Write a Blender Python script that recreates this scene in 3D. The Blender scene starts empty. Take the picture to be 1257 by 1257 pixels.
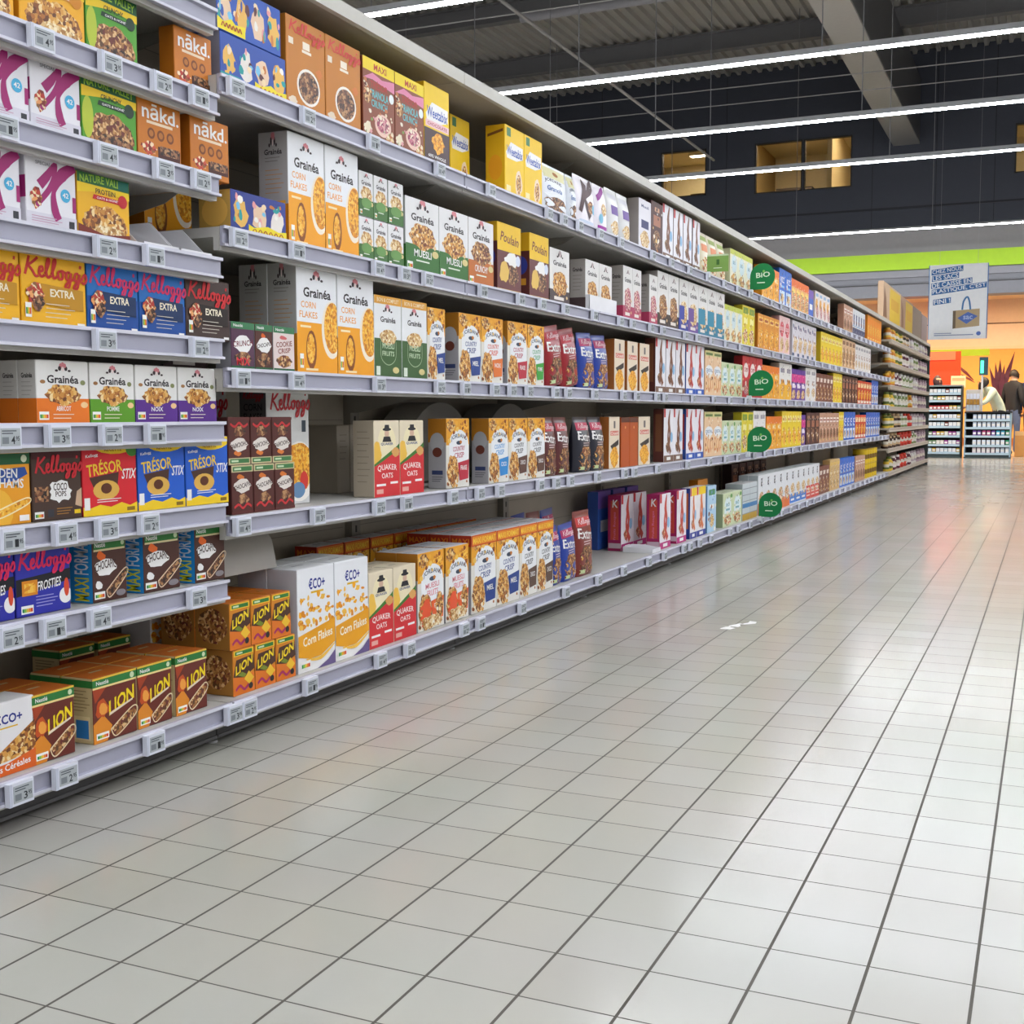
import bpy, bmesh, math, random
from mathutils import Vector, Matrix
PI = math.pi
random.seed(7)
SC = bpy.context.scene
COL = SC.collection

# ---------------------------------------------------------------- materials
def s2l(h):
    h = h.lstrip('#')
    return tuple(((c / 12.92) if c <= 0.04045 else ((c + 0.055) / 1.055) ** 2.4) for c in (int(h[i:i + 2], 16) / 255 for i in (0, 2, 4))) + (1,)
MATS = {}
def M(c, rough=.5, metal=0, emit=0, spec=.4, key=None):
    """plain procedural material of one sRGB colour with a faint mottle"""
    k = key or (c, rough, metal, emit, spec)
    if k in MATS: return MATS[k]
    m = bpy.data.materials.new('paint_' + c); m.use_nodes = True
    nt = m.node_tree; b = nt.nodes['Principled BSDF']
    col = s2l(c)
    b.inputs['Roughness'].default_value = rough
    b.inputs['Metallic'].default_value = metal
    b.inputs['Specular IOR Level'].default_value = spec
    if emit:
        b.inputs['Base Color'].default_value = col
        b.inputs['Emission Color'].default_value = col
        b.inputs['Emission Strength'].default_value = emit
    else:
        tc = nt.nodes.new('ShaderNodeTexCoord'); n = nt.nodes.new('ShaderNodeTexNoise')
        n.inputs['Scale'].default_value = 14; n.inputs['Detail'].default_value = 2
        mx = nt.nodes.new('ShaderNodeMix'); mx.data_type = 'RGBA'
        mx.inputs[6].default_value = tuple(x * .93 for x in col[:3]) + (1,)
        mx.inputs[7].default_value = tuple(min(1, x * 1.05) for x in col[:3]) + (1,)
        nt.links.new(tc.outputs['Object'], n.inputs['Vector'])
        nt.links.new(n.outputs['Fac'], mx.inputs[0])
        nt.links.new(mx.outputs[2], b.inputs['Base Color'])
    MATS[k] = m
    return m
def food(name, cols, scale=90, jitter=1.0):
    """cells of cereal colours: flakes, oats and crunchy clusters as printed on a packet"""
    k = ('food', name)
    if k in MATS: return MATS[k]
    m = bpy.data.materials.new('printed_' + name); m.use_nodes = True
    nt = m.node_tree; b = nt.nodes['Principled BSDF']; b.inputs['Roughness'].default_value = .5
    tc = nt.nodes.new('ShaderNodeTexCoord'); nz = nt.nodes.new('ShaderNodeTexNoise'); nz.inputs['Scale'].default_value = scale * .6
    ad = nt.nodes.new('ShaderNodeVectorMath'); ad.operation = 'MULTIPLY_ADD'
    ad.inputs[1].default_value = (.012 * jitter,) * 3
    v = nt.nodes.new('ShaderNodeTexVoronoi'); v.inputs['Scale'].default_value = scale
    sp = nt.nodes.new('ShaderNodeSeparateColor'); r = nt.nodes.new('ShaderNodeValToRGB'); r.color_ramp.interpolation = 'CONSTANT'
    e = r.color_ramp.elements
    while len(e) < len(cols): e.new(.5)
    for i, c in enumerate(cols):
        e[i].position = i / len(cols); e[i].color = s2l(c)
    nt.links.new(tc.outputs['Object'], ad.inputs[2]); nt.links.new(tc.outputs['Object'], nz.inputs['Vector'])
    nt.links.new(nz.outputs['Color'], ad.inputs[0]); nt.links.new(ad.outputs[0], v.inputs['Vector'])
    nt.links.new(v.outputs['Color'], sp.inputs[0]); nt.links.new(sp.outputs[0], r.inputs[0])
    nt.links.new(r.outputs[0], b.inputs['Base Color'])
    MATS[k] = m
    return m
FOODS = {
 'gran': ('#c98a3a', '#e3b565', '#8a4f1f', '#f0d49a', '#b06a28', '#6b3a18', '#d89b45'),
 'choc': ('#4a2a1a', '#7a4a2c', '#2c1810', '#9a6a44', '#5c3420', '#b88a5c'),
 'flake': ('#f0a818', '#e08c10', '#f8c850', '#c87808', '#f4b430'),
 'red': ('#b83020', '#e8a060', '#7a1c14', '#f0d8b0', '#c85030', '#8a5a30'),
 'oat': ('#e8cf9a', '#c89a58', '#f4e6c4', '#a8743a', '#d8b478'),
 'nut': ('#8a5428', '#c08a50', '#5c3818', '#e0b880', '#a06a34', '#6a2a20'),
 'berry': ('#a8405c', '#d8a0a0', '#702040', '#f0dcc8', '#c87080'),
 'mix': ('#d05a28', '#e8b85a', '#7a3a1c', '#f0e0b8', '#b04020', '#8a9a3a', '#fff4dc'),
 'jar': ('#7a1c14', '#c8b060', '#3a4a20', '#e0d8c8', '#1c1410', '#b85030', '#98a060'),
}
def mat_of(c):
    if isinstance(c, str):
        if c[0] == '#': return M(c)
        return food(c, FOODS[c], 135)
    return c

# ---------------------------------------------------------------- lettering
TXT = {}
def text_mesh(s):
    if s in TXT: return TXT[s]
    cu = bpy.data.curves.new('lettering', 'FONT'); cu.body = s; cu.resolution_u = 2; cu.offset = .026 if s in ('Grainéa', '€CO+', 'LION', 'EXTRA') else .016
    o = bpy.data.objects.new('lettering', cu)
    me = bpy.data.meshes.new_from_object(o)
    vs = [(v.co.x, v.co.y) for v in me.vertices]; fs = [tuple(p.vertices) for p in me.polygons]
    bpy.data.meshes.remove(me); bpy.data.objects.remove(o); bpy.data.curves.remove(cu)
    x0 = min(v[0] for v in vs); x1 = max(v[0] for v in vs); y0 = min(v[1] for v in vs); y1 = max(v[1] for v in vs)
    vs = [((x - x0) / (x1 - x0), (y - y0) / (y1 - y0)) for x, y in vs]
    TXT[s] = (vs, fs)
    return TXT[s]

class Art:
    """print on a face: shapes in 0..1 x 0..1, stacked in hair-thin layers so nothing flickers"""
    def __init__(s, fmap, grid=False):
        s.fm = fmap; s.grid = grid; s.v = []; s.f = []; s.m = []; s.boxes = []; s.mats = []
    def _lay(s, pts):
        x0 = min(p[0] for p in pts); x1 = max(p[0] for p in pts); y0 = min(p[1] for p in pts); y1 = max(p[1] for p in pts)
        l = 1
        for a, b, c, d, k in s.boxes:
            if a < x1 and c > x0 and b < y1 and d > y0 and k >= l: l = k + 1
        s.boxes.append((x0, y0, x1, y1, l))
        return l * .00022
    def _mi(s, c):
        m = mat_of(c)
        if m not in s.mats: s.mats.append(m)
        return s.mats.index(m)
    def _add(s, pts, faces, c):
        lay = s._lay(pts); b = len(s.v); mi = s._mi(c)
        s.v += [s.fm(p[0], p[1], lay + (p[2] if len(p) > 2 else 0)) for p in pts]
        for f in faces: s.f.append(tuple(b + i for i in f)); s.m.append(mi)
    def R(s, x0, y0, x1, y1, c):
        if not s.grid: s._add([(x0, y0), (x1, y0), (x1, y1), (x0, y1)], [(0, 1, 2, 3)], c); return s
        nx = max(1, round((x1 - x0) * 8)); ny = max(1, round((y1 - y0) * 12))
        pts = [(x0 + (x1 - x0) * i / nx, y0 + (y1 - y0) * j / ny) for j in range(ny + 1) for i in range(nx + 1)]
        s._add(pts, [(j * (nx + 1) + i, j * (nx + 1) + i + 1, (j + 1) * (nx + 1) + i + 1, (j + 1) * (nx + 1) + i) for j in range(ny) for i in range(nx)], c); return s
    def P(s, pts, c):
        s._add(pts, [tuple(range(len(pts)))], c); return s
    def E(s, cx, cy, rx, ry, c, n=18, jit=0, seed=1):
        rd = random.Random(seed)
        pts = []
        for i in range(n):
            k = 1 - jit * rd.random(); a = 2 * PI * i / n
            pts.append((min(.995, max(.005, cx + rx * k * math.cos(a))), min(.995, max(.005, cy + ry * k * math.sin(a)))))
        s._add(pts + [(min(.995, max(.005, cx)), cy)], [(i, (i + 1) % n, n) for i in range(n)], c); return s
    def T(s, t, x0, y0, x1, y1, c, rot=0, asp=1.0, shear=0, arc=0):
        vs, fs = text_mesh(t); w = x1 - x0; h = y1 - y0; cx = (x0 + x1) / 2; cy = (y0 + y1) / 2; ca = math.cos(rot); sa = math.sin(rot)
        pts = []
        for u, v in vs:
            a = (u - .5) * w + shear * (v - .5) * h; b = (v - .5) * h + arc * (1 - (2 * u - 1) ** 2) * h
            pts.append((cx + a * ca - b * sa / asp, cy + a * sa * asp + b * ca))
        s._add(pts, fs, c); return s
    def S(s, pts, wd, c, asp=1.0, cap=6):
        """brush stroke along a smooth line; wd = width or list of widths"""
        n = len(pts); q = []; ws = wd if isinstance(wd, (list, tuple)) else [wd] * n
        for i in range(n - 1):
            p0 = pts[max(0, i - 1)]; p1 = pts[i]; p2 = pts[i + 1]; p3 = pts[min(n - 1, i + 2)]
            for k in range(cap):
                t = k / cap
                f = lambda a, b, c_, d: .5 * (2 * b + (c_ - a) * t + (2 * a - 5 * b + 4 * c_ - d) * t * t + (3 * b - a - 3 * c_ + d) * t ** 3)
                q.append((f(p0[0], p1[0], p2[0], p3[0]), f(p0[1], p1[1], p2[1], p3[1]), ws[i] + (ws[i + 1] - ws[i]) * t))
        q.append(pts[-1] + (ws[-1],))
        vv = []
        for i, (x, y, w) in enumerate(q):
            a = q[max(0, i - 1)]; b = q[min(len(q) - 1, i + 1)]
            dx = b[0] - a[0]; dy = (b[1] - a[1]) / asp; L = math.hypot(dx, dy) or 1
            nx, ny = -dy / L, dx / L * asp
            vv += [(x + nx * w / 2, y + ny * w / 2, i * 9e-6), (x - nx * w / 2, y - ny * w / 2, i * 9e-6)]
        s._add(vv, [(2 * i, 2 * i + 1, 2 * i + 3, 2 * i + 2) for i in range(len(q) - 1)], c); return s

# red brush script of a maker's name: every letter a stroke, in a 3.6 x 1 box
SCRIPT = [[(.42, .98), (.33, .55), (.2, .02)], [(.85, .98), (.55, .66), (.3, .5)], [(.34, .52), (.55, .3), (.72, .02), (.86, .06)],
 [(.9, .26), (1.08, .36), (1.06, .55), (.94, .48), (.9, .2), (1.02, .04), (1.18, .16)], [(1.2, .2), (1.4, .75), (1.42, 1.0), (1.32, .9), (1.26, .3), (1.34, .05), (1.5, .18)],
 [(1.52, .22), (1.72, .77), (1.74, 1.02), (1.64, .92), (1.58, .32), (1.66, .06), (1.82, .2)], [(2.06, .5), (1.88, .42), (1.9, .12), (2.06, .1), (2.12, .34), (2.04, .52), (2.24, .44)],
 [(2.5, .5), (2.32, .46), (2.3, .14), (2.46, .14), (2.54, .5), (2.44, -.2), (2.24, -.34), (2.3, -.1), (2.66, .2)], [(2.94, .52), (2.76, .48), (2.74, .16), (2.9, .16), (2.98, .52), (2.88, -.18), (2.68, -.32), (2.74, -.08), (3.05, .2)],
 [(3.08, .98), (3.06, .8)], [(3.08, .2), (3.28, .56), (3.36, .28), (3.22, .06), (3.1, .14)]]
def script(A, x0, y0, x1, y1, c, tilt=.0, wd=.13):
    sx = (x1 - x0) / 3.35
    for st in SCRIPT:
        A.S([(x0 + p[0] * sx, y0 + (p[1] + .3) / 1.35 * (y1 - y0) + tilt * p[0] / 3.35) for p in st], wd * sx, c, asp=(y1 - y0) / 1.35 / sx, cap=4)
def lines(A, x0, y0, x1, y1, n, c, th=.012):
    for i in range(n):
        y = y0 + (y1 - y0) * i / max(1, n - 1); k = .75 + .25 * ((i * 37) % 5) / 4
        A.R(x0, y, x0 + (x1 - x0) * k, y + th, c)
def score(A, x, y, w=.16, h=.06):
    A.R(x, y, x + w, y + h, '#f4f4f0')
    for i, c in enumerate(('#1f8a4c', '#8ac040', '#f0c020', '#ee8a1c', '#d8401c')):
        A.R(x + w * (.08 + .17 * i), y + h * .2, x + w * (.24 + .17 * i), y + h * .65, c)
def flower(A, cx, cy, r, asp, c='#d8848c'):
    for i in range(5):
        a = PI * (.1 + .2 * i); A.E(cx + r * .5 * math.cos(a), cy + r * asp * .62 * math.sin(a), r * .24, r * asp * .27, c if i in (1, 2, 3) else '#3a2a30', n=8)
    A.E(cx, cy + r * asp * .1, r * .2, r * asp * .22, '#f6e6e4', n=8); A.E(cx - r * .95, cy - r * .05 * asp, r * .24, r * .13 * asp, '#3a2a30', n=8); A.E(cx + r * .95, cy - r * .05 * asp, r * .24, r * .13 * asp, '#3a2a30', n=8)
def specks(A, n, x0, y0, x1, y1, cols, seed=1, r=.035):
    rd = random.Random(seed)
    for i in range(n): k = rd.uniform(.5, 1.4); A.E(rd.uniform(x0 + .04, x1 - .04), rd.uniform(y0 + .02, y1 - .02), r * k * 1.3, r * k * .8, cols[i % len(cols)], n=7, jit=.4, seed=i)
NUTS = ['#e8c890', '#a86428', '#f4e4c4', '#7a3a18', '#d8a048']
WH = '#f1f0ee'; RED = '#c8202c'; INK = '#2c2428'; GRN = '#1f7038'; YEL = '#f4cf1c'
D = {}
def design(key, look, noun='cereal box', depth=.07, h=.24, kind='box'):
    def deco(fn): D[key] = dict(fn=fn, look=look, noun=noun, depth=depth, h=h, kind=kind); return fn
    return deco
# every design: fn(A, S, asp) draws front A and side S, returns (front, side, top) colours; asp = width / height

@design('kbar', 'white with big magenta ribbon letter', 'bar box', .05, .145)
def _(A, S, a):
    A.R(0, 0, 1, .22, '#d9d7e2')
    A.S([(.27, .6), (.42, .74), (.6, .93), (.5, .62), (.24, .35), (.2, .3)], [.16, .14, .06, .1, .09, .02], '#a01f6c', asp=a)
    A.S([(.98, .95), (.72, .8), (.55, .55), (.56, .3), (.63, .16)], [.13, .2, .08, .15, .14], '#a01f6c', asp=a)
    A.E(.2, .42, .13, .17, 'red', jit=.3); A.E(.78, .52, .1, .1 * a, '#49b2df'); A.T('42', .72, .49, .84, .56, WH)
    A.R(.92, .3, .99, .52, '#a01f6c'); A.T('SPECIAL', .2, .88, .5, .93, '#8a8a92'); lines(A, .1, .06, .7, .16, 4, '#c9a0b8'); A.R(.84, .06, .95, .17, '#34343c')
    S.R(0, .4, 1, .7, '#a01f6c'); return '#e9e8ee', '#e2e0e8', '#e9e8ee'
def nv(A, a, field, gcol, word, pill, fd):
    A.E(.5, .25, .47, .3, fd, n=26, jit=.18, seed=3); A.E(.6, .12, .38, .13, 'choc' if fd == 'nut' else 'oat', jit=.2, seed=5)
    A.R(0, .82, 1, 1, gcol); A.T('NATURE VALLEY', .05, .84, .95, .96, '#9cc83c', arc=.25)
    A.P([(0, .68), (.5, .76), (1, .7), (1, .82), (0, .84)], YEL); A.T(word, .34, .71, .72, .79, INK)
    A.P([(.28, .62), (.84, .6), (.86, .67), (.3, .69)], pill); A.T('OATS & HONEY', .36, .63, .8, .665, WH); A.E(.86, .66, .09, .09 * a, pill)
@design('nv_honey', 'yellow oat', 'bar box', .05, .145)
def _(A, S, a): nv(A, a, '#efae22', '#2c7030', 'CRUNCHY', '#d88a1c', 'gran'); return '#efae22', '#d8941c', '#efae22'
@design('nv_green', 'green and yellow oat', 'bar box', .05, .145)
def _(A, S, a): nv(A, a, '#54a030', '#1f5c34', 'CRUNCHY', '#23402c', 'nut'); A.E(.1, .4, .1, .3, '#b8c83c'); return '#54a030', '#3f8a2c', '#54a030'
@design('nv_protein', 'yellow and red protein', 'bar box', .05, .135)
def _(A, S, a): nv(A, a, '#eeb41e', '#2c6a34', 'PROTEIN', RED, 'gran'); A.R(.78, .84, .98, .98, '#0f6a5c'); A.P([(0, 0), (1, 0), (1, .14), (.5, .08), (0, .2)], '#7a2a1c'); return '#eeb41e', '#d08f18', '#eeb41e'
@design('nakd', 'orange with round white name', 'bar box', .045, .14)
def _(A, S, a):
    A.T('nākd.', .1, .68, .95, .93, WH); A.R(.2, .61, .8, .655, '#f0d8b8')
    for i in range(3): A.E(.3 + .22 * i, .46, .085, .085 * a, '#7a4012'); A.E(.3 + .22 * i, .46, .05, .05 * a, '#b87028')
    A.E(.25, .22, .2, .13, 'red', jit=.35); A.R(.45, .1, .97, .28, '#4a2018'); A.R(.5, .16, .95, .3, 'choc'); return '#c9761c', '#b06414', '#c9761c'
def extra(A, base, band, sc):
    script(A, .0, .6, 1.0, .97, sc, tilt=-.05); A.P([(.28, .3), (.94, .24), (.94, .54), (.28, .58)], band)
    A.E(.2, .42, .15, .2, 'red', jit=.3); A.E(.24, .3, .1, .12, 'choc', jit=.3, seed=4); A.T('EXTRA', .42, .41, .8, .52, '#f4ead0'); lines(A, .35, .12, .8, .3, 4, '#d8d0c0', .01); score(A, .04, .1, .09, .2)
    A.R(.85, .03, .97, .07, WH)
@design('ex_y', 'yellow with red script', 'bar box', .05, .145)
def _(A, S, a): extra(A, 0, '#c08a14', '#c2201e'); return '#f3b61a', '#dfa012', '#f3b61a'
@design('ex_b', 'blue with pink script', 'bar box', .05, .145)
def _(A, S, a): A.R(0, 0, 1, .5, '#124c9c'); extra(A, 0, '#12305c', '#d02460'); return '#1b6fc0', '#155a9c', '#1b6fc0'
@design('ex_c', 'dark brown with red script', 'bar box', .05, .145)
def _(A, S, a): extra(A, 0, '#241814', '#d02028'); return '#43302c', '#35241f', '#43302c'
def gbar(A, S, a, col, word):
    A.R(0, 0, 1, .4, col); flower(A, .5, .85, .13, a); A.T('Grainéa', .2, .64, .8, .77, INK)
    A.E(.5, .46, .36, .18, 'gran', n=26, jit=.2); A.T(word, .36, .2, .64, .28, WH); lines(A, .3, .08, .75, .14, 2, '#f4e4d0', .012); score(A, .04, .06, .18, .13)
    A.E(.12, .66, .05, .03, '#a87848'); A.E(.88, .66, .05, .04, '#8a9060'); A.E(.9, .3, .07, .05, '#f0c890')
    S.R(0, 0, 1, .4, col); S.T('Grainéa', .2, .72, .8, .8, INK); lines(S, .2, .45, .8, .65, 4, '#b8b4b0')
    return '#ecebe8', '#d8d6d2', '#ecebe8'
@design('gb_abricot', 'white and orange apricot', 'bar box', .05, .13)
def _(A, S, a): return gbar(A, S, a, '#e8781c', 'ABRICOT')
@design('gb_pomme', 'white and green apple', 'bar box', .05, .13)
def _(A, S, a): return gbar(A, S, a, '#5c9a1e', 'POMME')
@design('gb_noix', 'white and purple nut', 'bar box', .05, .13)
def _(A, S, a): return gbar(A, S, a, '#58288a', 'NOIX')
@design('grahams', 'golden with white slanted title', 'bar box', .05, .146)
def _(A, S, a):
    A.R(0, .82, 1, .97, '#1f5c34'); A.E(.88, .895, .06, .06 * a, '#dfe8c8'); A.T('Nestlé', .08, .86, .4, .93, WH)
    A.P([(0, .52), (.72, .6), (.95, .68), (.9, .78), (0, .74)], '#2850a0'); A.T('GOLDEN', .0, .65, .74, .78, WH, rot=-.05); A.T('GRAHAMS', .0, .51, .86, .64, WH, rot=-.05)
    A.E(.3, .2, .34, .3, '#f4b838'); A.P([(.3, .2), (.9, .35), (.94, .27), (.36, .1)], 'flake'); A.S([(.3, .2), (.9, .35), (.94, .27), (.36, .1), (.3, .2)], .02, '#fbe6b0'); A.R(.75, .04, .95, .12, WH); return '#eda020', '#d08a18', '#ecd8a0'
@design('coco', 'dark brown with red script', 'bar box', .05, .142)
def _(A, S, a):
    A.R(0, .9, 1, 1, '#4a1418'); script(A, .02, .62, 1.0, .95, '#c8202c'); A.E(.56, .42, .25, .19, WH, n=22, jit=.3); A.T('COCO', .42, .43, .7, .54, '#3a2018'); A.T('POPS', .46, .34, .68, .42, '#3a2018')
    A.R(.05, .28, .32, .5, 'choc'); score(A, .04, .04, .18, .1); A.R(.3, .05, .42, .16, '#34343c'); A.R(.84, .07, .97, .13, YEL); lines(A, .48, .08, .8, .16, 3, '#a87830'); A.P([(.86, .2), (1, .16), (1, .45), (.9, .4)], '#c9a888'); return '#453026', '#38251e', '#453026'
def tresor(A, S, a, c):
    A.E(.6, 1.0, .5, .2, YEL); A.T('MEILLEURE', .35, .91, .78, .96, '#7a3a18'); A.T('RECETTE', .4, .84, .72, .89, '#7a3a18'); A.R(.02, .87, .13, .97, '#34343c'); A.T('Kellogg', .06, .76, .28, .81, WH, rot=.1)
    A.P([(.12, .5), (.66, .56), (.62, .3), (.24, .28)], '#4a2a1c'); A.T('TRÉSOR', .07, .54, .72, .74, '#f2cc30', rot=.1); A.E(.42, .33, .24, .13, '#e0b050'); A.E(.42, .35, .1, .07, '#5c2c14'); A.T('STIX', .72, .46, .98, .6, WH, shear=.2)
    A.P([(0, 0), (1, 0), (1, .14), (.86, .1), (.7, .15), (.5, .1), (.3, .14), (.12, .1), (0, .12)], YEL); A.R(.8, .03, .95, .08, '#8a6a10'); lines(A, .25, .17, .75, .2, 2, WH, .01); A.R(.02, .08, .12, .24, WH)
@design('tresor_r', 'red and yellow filled', 'bar box', .05, .165)
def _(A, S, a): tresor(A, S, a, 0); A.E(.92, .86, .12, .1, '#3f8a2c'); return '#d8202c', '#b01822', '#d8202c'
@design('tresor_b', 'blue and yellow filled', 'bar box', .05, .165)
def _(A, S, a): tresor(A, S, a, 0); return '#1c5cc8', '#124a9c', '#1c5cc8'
@design('frosties', 'deep blue with pink script', 'bar box', .06, .14)
def _(A, S, a):
    A.P([(0, .3), (1, .45), (1, .62), (0, .55)], '#15141c'); script(A, .0, .6, 1.0, .96, '#d82058'); A.T('FROSTIES', .38, .36, .82, .5, WH, rot=.08, shear=.2)
    A.R(.1, .3, .38, .52, '#e08a1c'); A.R(.14, .34, .34, .48, 'flake'); A.E(.9, .22, .12, .12, WH); A.E(.92, .34, .05, .14, '#d84a28'); lines(A, .35, .12, .75, .26, 4, '#a8a8e0'); score(A, .08, .04, .22, .12); return '#2c30a4', '#23268a', '#2c30a4'
@design('chocbar', 'brown chocolate with blue format side', 'bar box', .07, .145)
def _(A, S, a):
    A.R(0, .92, 1, 1, '#d8c898'); A.R(.05, .8, .95, .93, '#2f7a34'); A.T('Nestlé', .08, .83, .38, .9, WH); A.E(.88, .865, .05, .05 * a, '#cfe0b8'); A.R(.05, .77, .95, .8, '#d8c898')
    A.E(.25, .7, .15, .1, '#e0641c', n=10, jit=.5); A.E(.38, .52, .33, .14, WH, n=20, jit=.18); A.T('CHOCAPIC', .08, .47, .68, .6, '#3a1c14', arc=.25, rot=.06)
    A.P([(.38, .16), (.92, .46), (1, .36), (.5, .06)], 'choc'); A.S([(.38, .16), (.92, .46), (.99, .37), (.5, .06), (.38, .16)], .02, '#e8d0b0'); A.E(.18, .26, .11, .08, WH, n=9, jit=.3); score(A, .05, .05, .3, .11); A.E(.8, .1, .14, .05, '#8a8488')
    S.R(.1, 0, 1, 1, '#2592d4'); S.R(0, 0, .1, 1, '#cdbf9c'); S.T('FORMAT', .1, .5, 1.0, .86, WH, rot=0) if 0 else None
    for i, ch in enumerate('FORMAT'): pass
    S.vert('MAXI', .28, .03, .86, .38, '#e8e02c'); S.vert('FORMAT', .28, .43, .86, .97, WH); return '#4a281f', '#2592d4', '#d8c898'
@design('lionbar', 'burgundy and amber lion', 'bar box', .09, .145)
def _(A, S, a):
    A.P([(0, .86), (1, .86), (1, .97), (0, .97)], '#2a7a38'); A.R(0, .97, 1, 1, '#e8c040'); A.T('Nestlé', .08, .885, .36, .945, WH); A.E(.9, .915, .05, .05 * a, '#cfe0b8'); A.R(0, .83, 1, .86, '#f0d890')
    A.P([(0, .0), (.3, 0), (.42, .22), (.22, .42), (0, .3)], '#e08a24'); A.P([(.05, .62), (.3, .83), (.0, .83)], '#a8401c')
    A.E(.2, .52, .17, .17, '#c8501c', n=14, jit=.35); A.E(.22, .51, .1, .11, '#f0a040', n=9, jit=.2); A.T('LION', .34, .46, .95, .68, '#f8d81c', rot=.28, shear=.3); A.P([(.36, .38), (.9, .52), (.9, .55), (.36, .42)], '#e8d8c0')
    A.P([(.38, .16), (.9, .42), (1, .3), (.52, .04)], 'nut'); A.S([(.38, .16), (.9, .42), (.98, .3), (.52, .04), (.38, .16)], .02, '#ecd8b0'); score(A, .06, .05, .28, .1)
    S.R(0, .86, 1, .97, '#2a7a38'); S.R(.1, .06, .9, .42, '#e0cfa4'); S.R(.45, .08, .85, .36, '#2a78c0'); lines(S, .12, .5, .9, .8, 7, '#8a7450'); return '#6a2a1e', '#cdb98c', '#c86a20'
@design('ecobar', 'white and orange economy', 'bar box', .08, .148)
def _(A, S, a):
    A.T('€CO+', .3, .7, .78, .84, '#1c2c8a'); A.R(.36, .64, .7, .66, '#e8b81c'); A.P([(.05, .16), (1, .66), (1, .3), (.9, .22)], 'gran'); A.P([(0, 0), (1, 0), (1, .26), (.5, .16), (0, .14)], '#e0641c'); A.T('Barres Céréales', .08, .06, .9, .15, WH, rot=.06); return '#eceaec', '#d8d8dc', '#f2f2f2'
def toon(A, n, seed):
    rd = random.Random(seed)
    for i in range(n):
        x = (i + .5) / n; A.E(x, .46, .46 / n, .38, rd.choice(['#e8b85a', '#e9e2da', '#e8c8a8']), n=12, jit=.35, seed=i + seed)
        for j in range(7): A.E(x + rd.uniform(-.4, .4) / n, rd.uniform(.15, .85), rd.uniform(.06, .2) / n, rd.uniform(.06, .16), rd.choice(['#2c50a8', '#f4efe6', '#c87838', '#7cc4e4', '#5a2c30', '#f0d8b0', '#1f9a98', '#e8a0a0']), n=9, jit=.4, seed=j)
def yband(A, x0, x1):
    A.P([(x0, .02), (x1, .02), (x1, .26), (x1 - .15, .22), ((x0 + x1) / 2, .3), (x0 + .1, .2), (x0, .26)], '#f0dc1c'); A.S([(x0 + .06 + i * (x1 - x0 - .12) / 12, .12 + (.06 if i % 2 else -.03)) for i in range(13)], .016, '#a83818')
@design('toon', 'blue cartoon-coloured multipack, yellow band', 'carton', .1, .12)
def _(A, S, a): toon(A, 4, 1); A.R(0, .0, .3, .2, '#1f9a98'); yband(A, .5, 1); return '#2c50a8', '#8a8a98', '#2c50a8'
@design('toonU', 'blue cartoon-coloured multipack on another', 'carton', .1, .12)
def _(A, S, a): toon(A, 4, 5); yband(A, 0, .42); return '#2f58b4', '#8a8a98', '#2c50a8'
@design('toon4', 'navy cartoon-coloured multipack', 'carton', .1, .105)
def _(A, S, a): toon(A, 3, 8); yband(A, .3, 1); S.E(.5, .5, .4, .35, '#e8b85a'); return '#2c3c8c', '#c8a050', '#2c3c8c'
@design('kel_tall', 'amber with red script and cereal bowl', depth=.075, h=.245)
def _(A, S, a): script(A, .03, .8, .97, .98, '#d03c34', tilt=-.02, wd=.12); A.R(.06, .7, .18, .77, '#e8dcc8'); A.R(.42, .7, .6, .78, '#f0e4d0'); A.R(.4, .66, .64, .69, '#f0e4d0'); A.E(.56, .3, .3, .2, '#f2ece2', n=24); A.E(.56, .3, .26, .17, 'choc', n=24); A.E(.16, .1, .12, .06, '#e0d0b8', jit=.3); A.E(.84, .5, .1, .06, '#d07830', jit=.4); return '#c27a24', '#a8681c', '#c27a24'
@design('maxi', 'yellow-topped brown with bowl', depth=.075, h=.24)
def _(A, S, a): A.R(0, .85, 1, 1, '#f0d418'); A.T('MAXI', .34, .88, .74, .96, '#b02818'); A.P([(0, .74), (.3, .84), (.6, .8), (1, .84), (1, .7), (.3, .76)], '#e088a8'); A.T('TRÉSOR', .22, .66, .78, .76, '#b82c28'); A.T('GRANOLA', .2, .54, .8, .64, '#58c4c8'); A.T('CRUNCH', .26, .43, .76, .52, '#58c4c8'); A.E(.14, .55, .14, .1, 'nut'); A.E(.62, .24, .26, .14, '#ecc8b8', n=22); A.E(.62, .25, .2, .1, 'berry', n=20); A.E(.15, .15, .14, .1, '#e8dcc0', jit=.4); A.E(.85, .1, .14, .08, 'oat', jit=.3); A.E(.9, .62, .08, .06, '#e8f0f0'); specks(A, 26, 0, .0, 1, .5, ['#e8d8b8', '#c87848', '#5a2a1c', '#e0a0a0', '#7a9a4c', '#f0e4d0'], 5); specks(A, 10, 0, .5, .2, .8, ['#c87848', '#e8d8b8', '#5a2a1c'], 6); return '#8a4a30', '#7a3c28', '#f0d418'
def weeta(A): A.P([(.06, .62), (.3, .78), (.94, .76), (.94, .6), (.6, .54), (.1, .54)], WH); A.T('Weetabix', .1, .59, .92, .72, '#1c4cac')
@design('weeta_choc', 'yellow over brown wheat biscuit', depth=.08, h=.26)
def _(A, S, a): weeta(A); A.R(.05, .47, .98, .55, '#f0c8cc'); A.T('CHOCOLATE', .12, .49, .9, .53, '#b02c44'); A.R(0, 0, 1, .45, '#4a3436'); A.E(.55, .3, .28, .15, 'flake', jit=.3); A.T('60% WHOLE', .15, .1, .85, .14, WH); return '#f2cc1c', '#d8ac14', '#f2cc1c'
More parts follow.
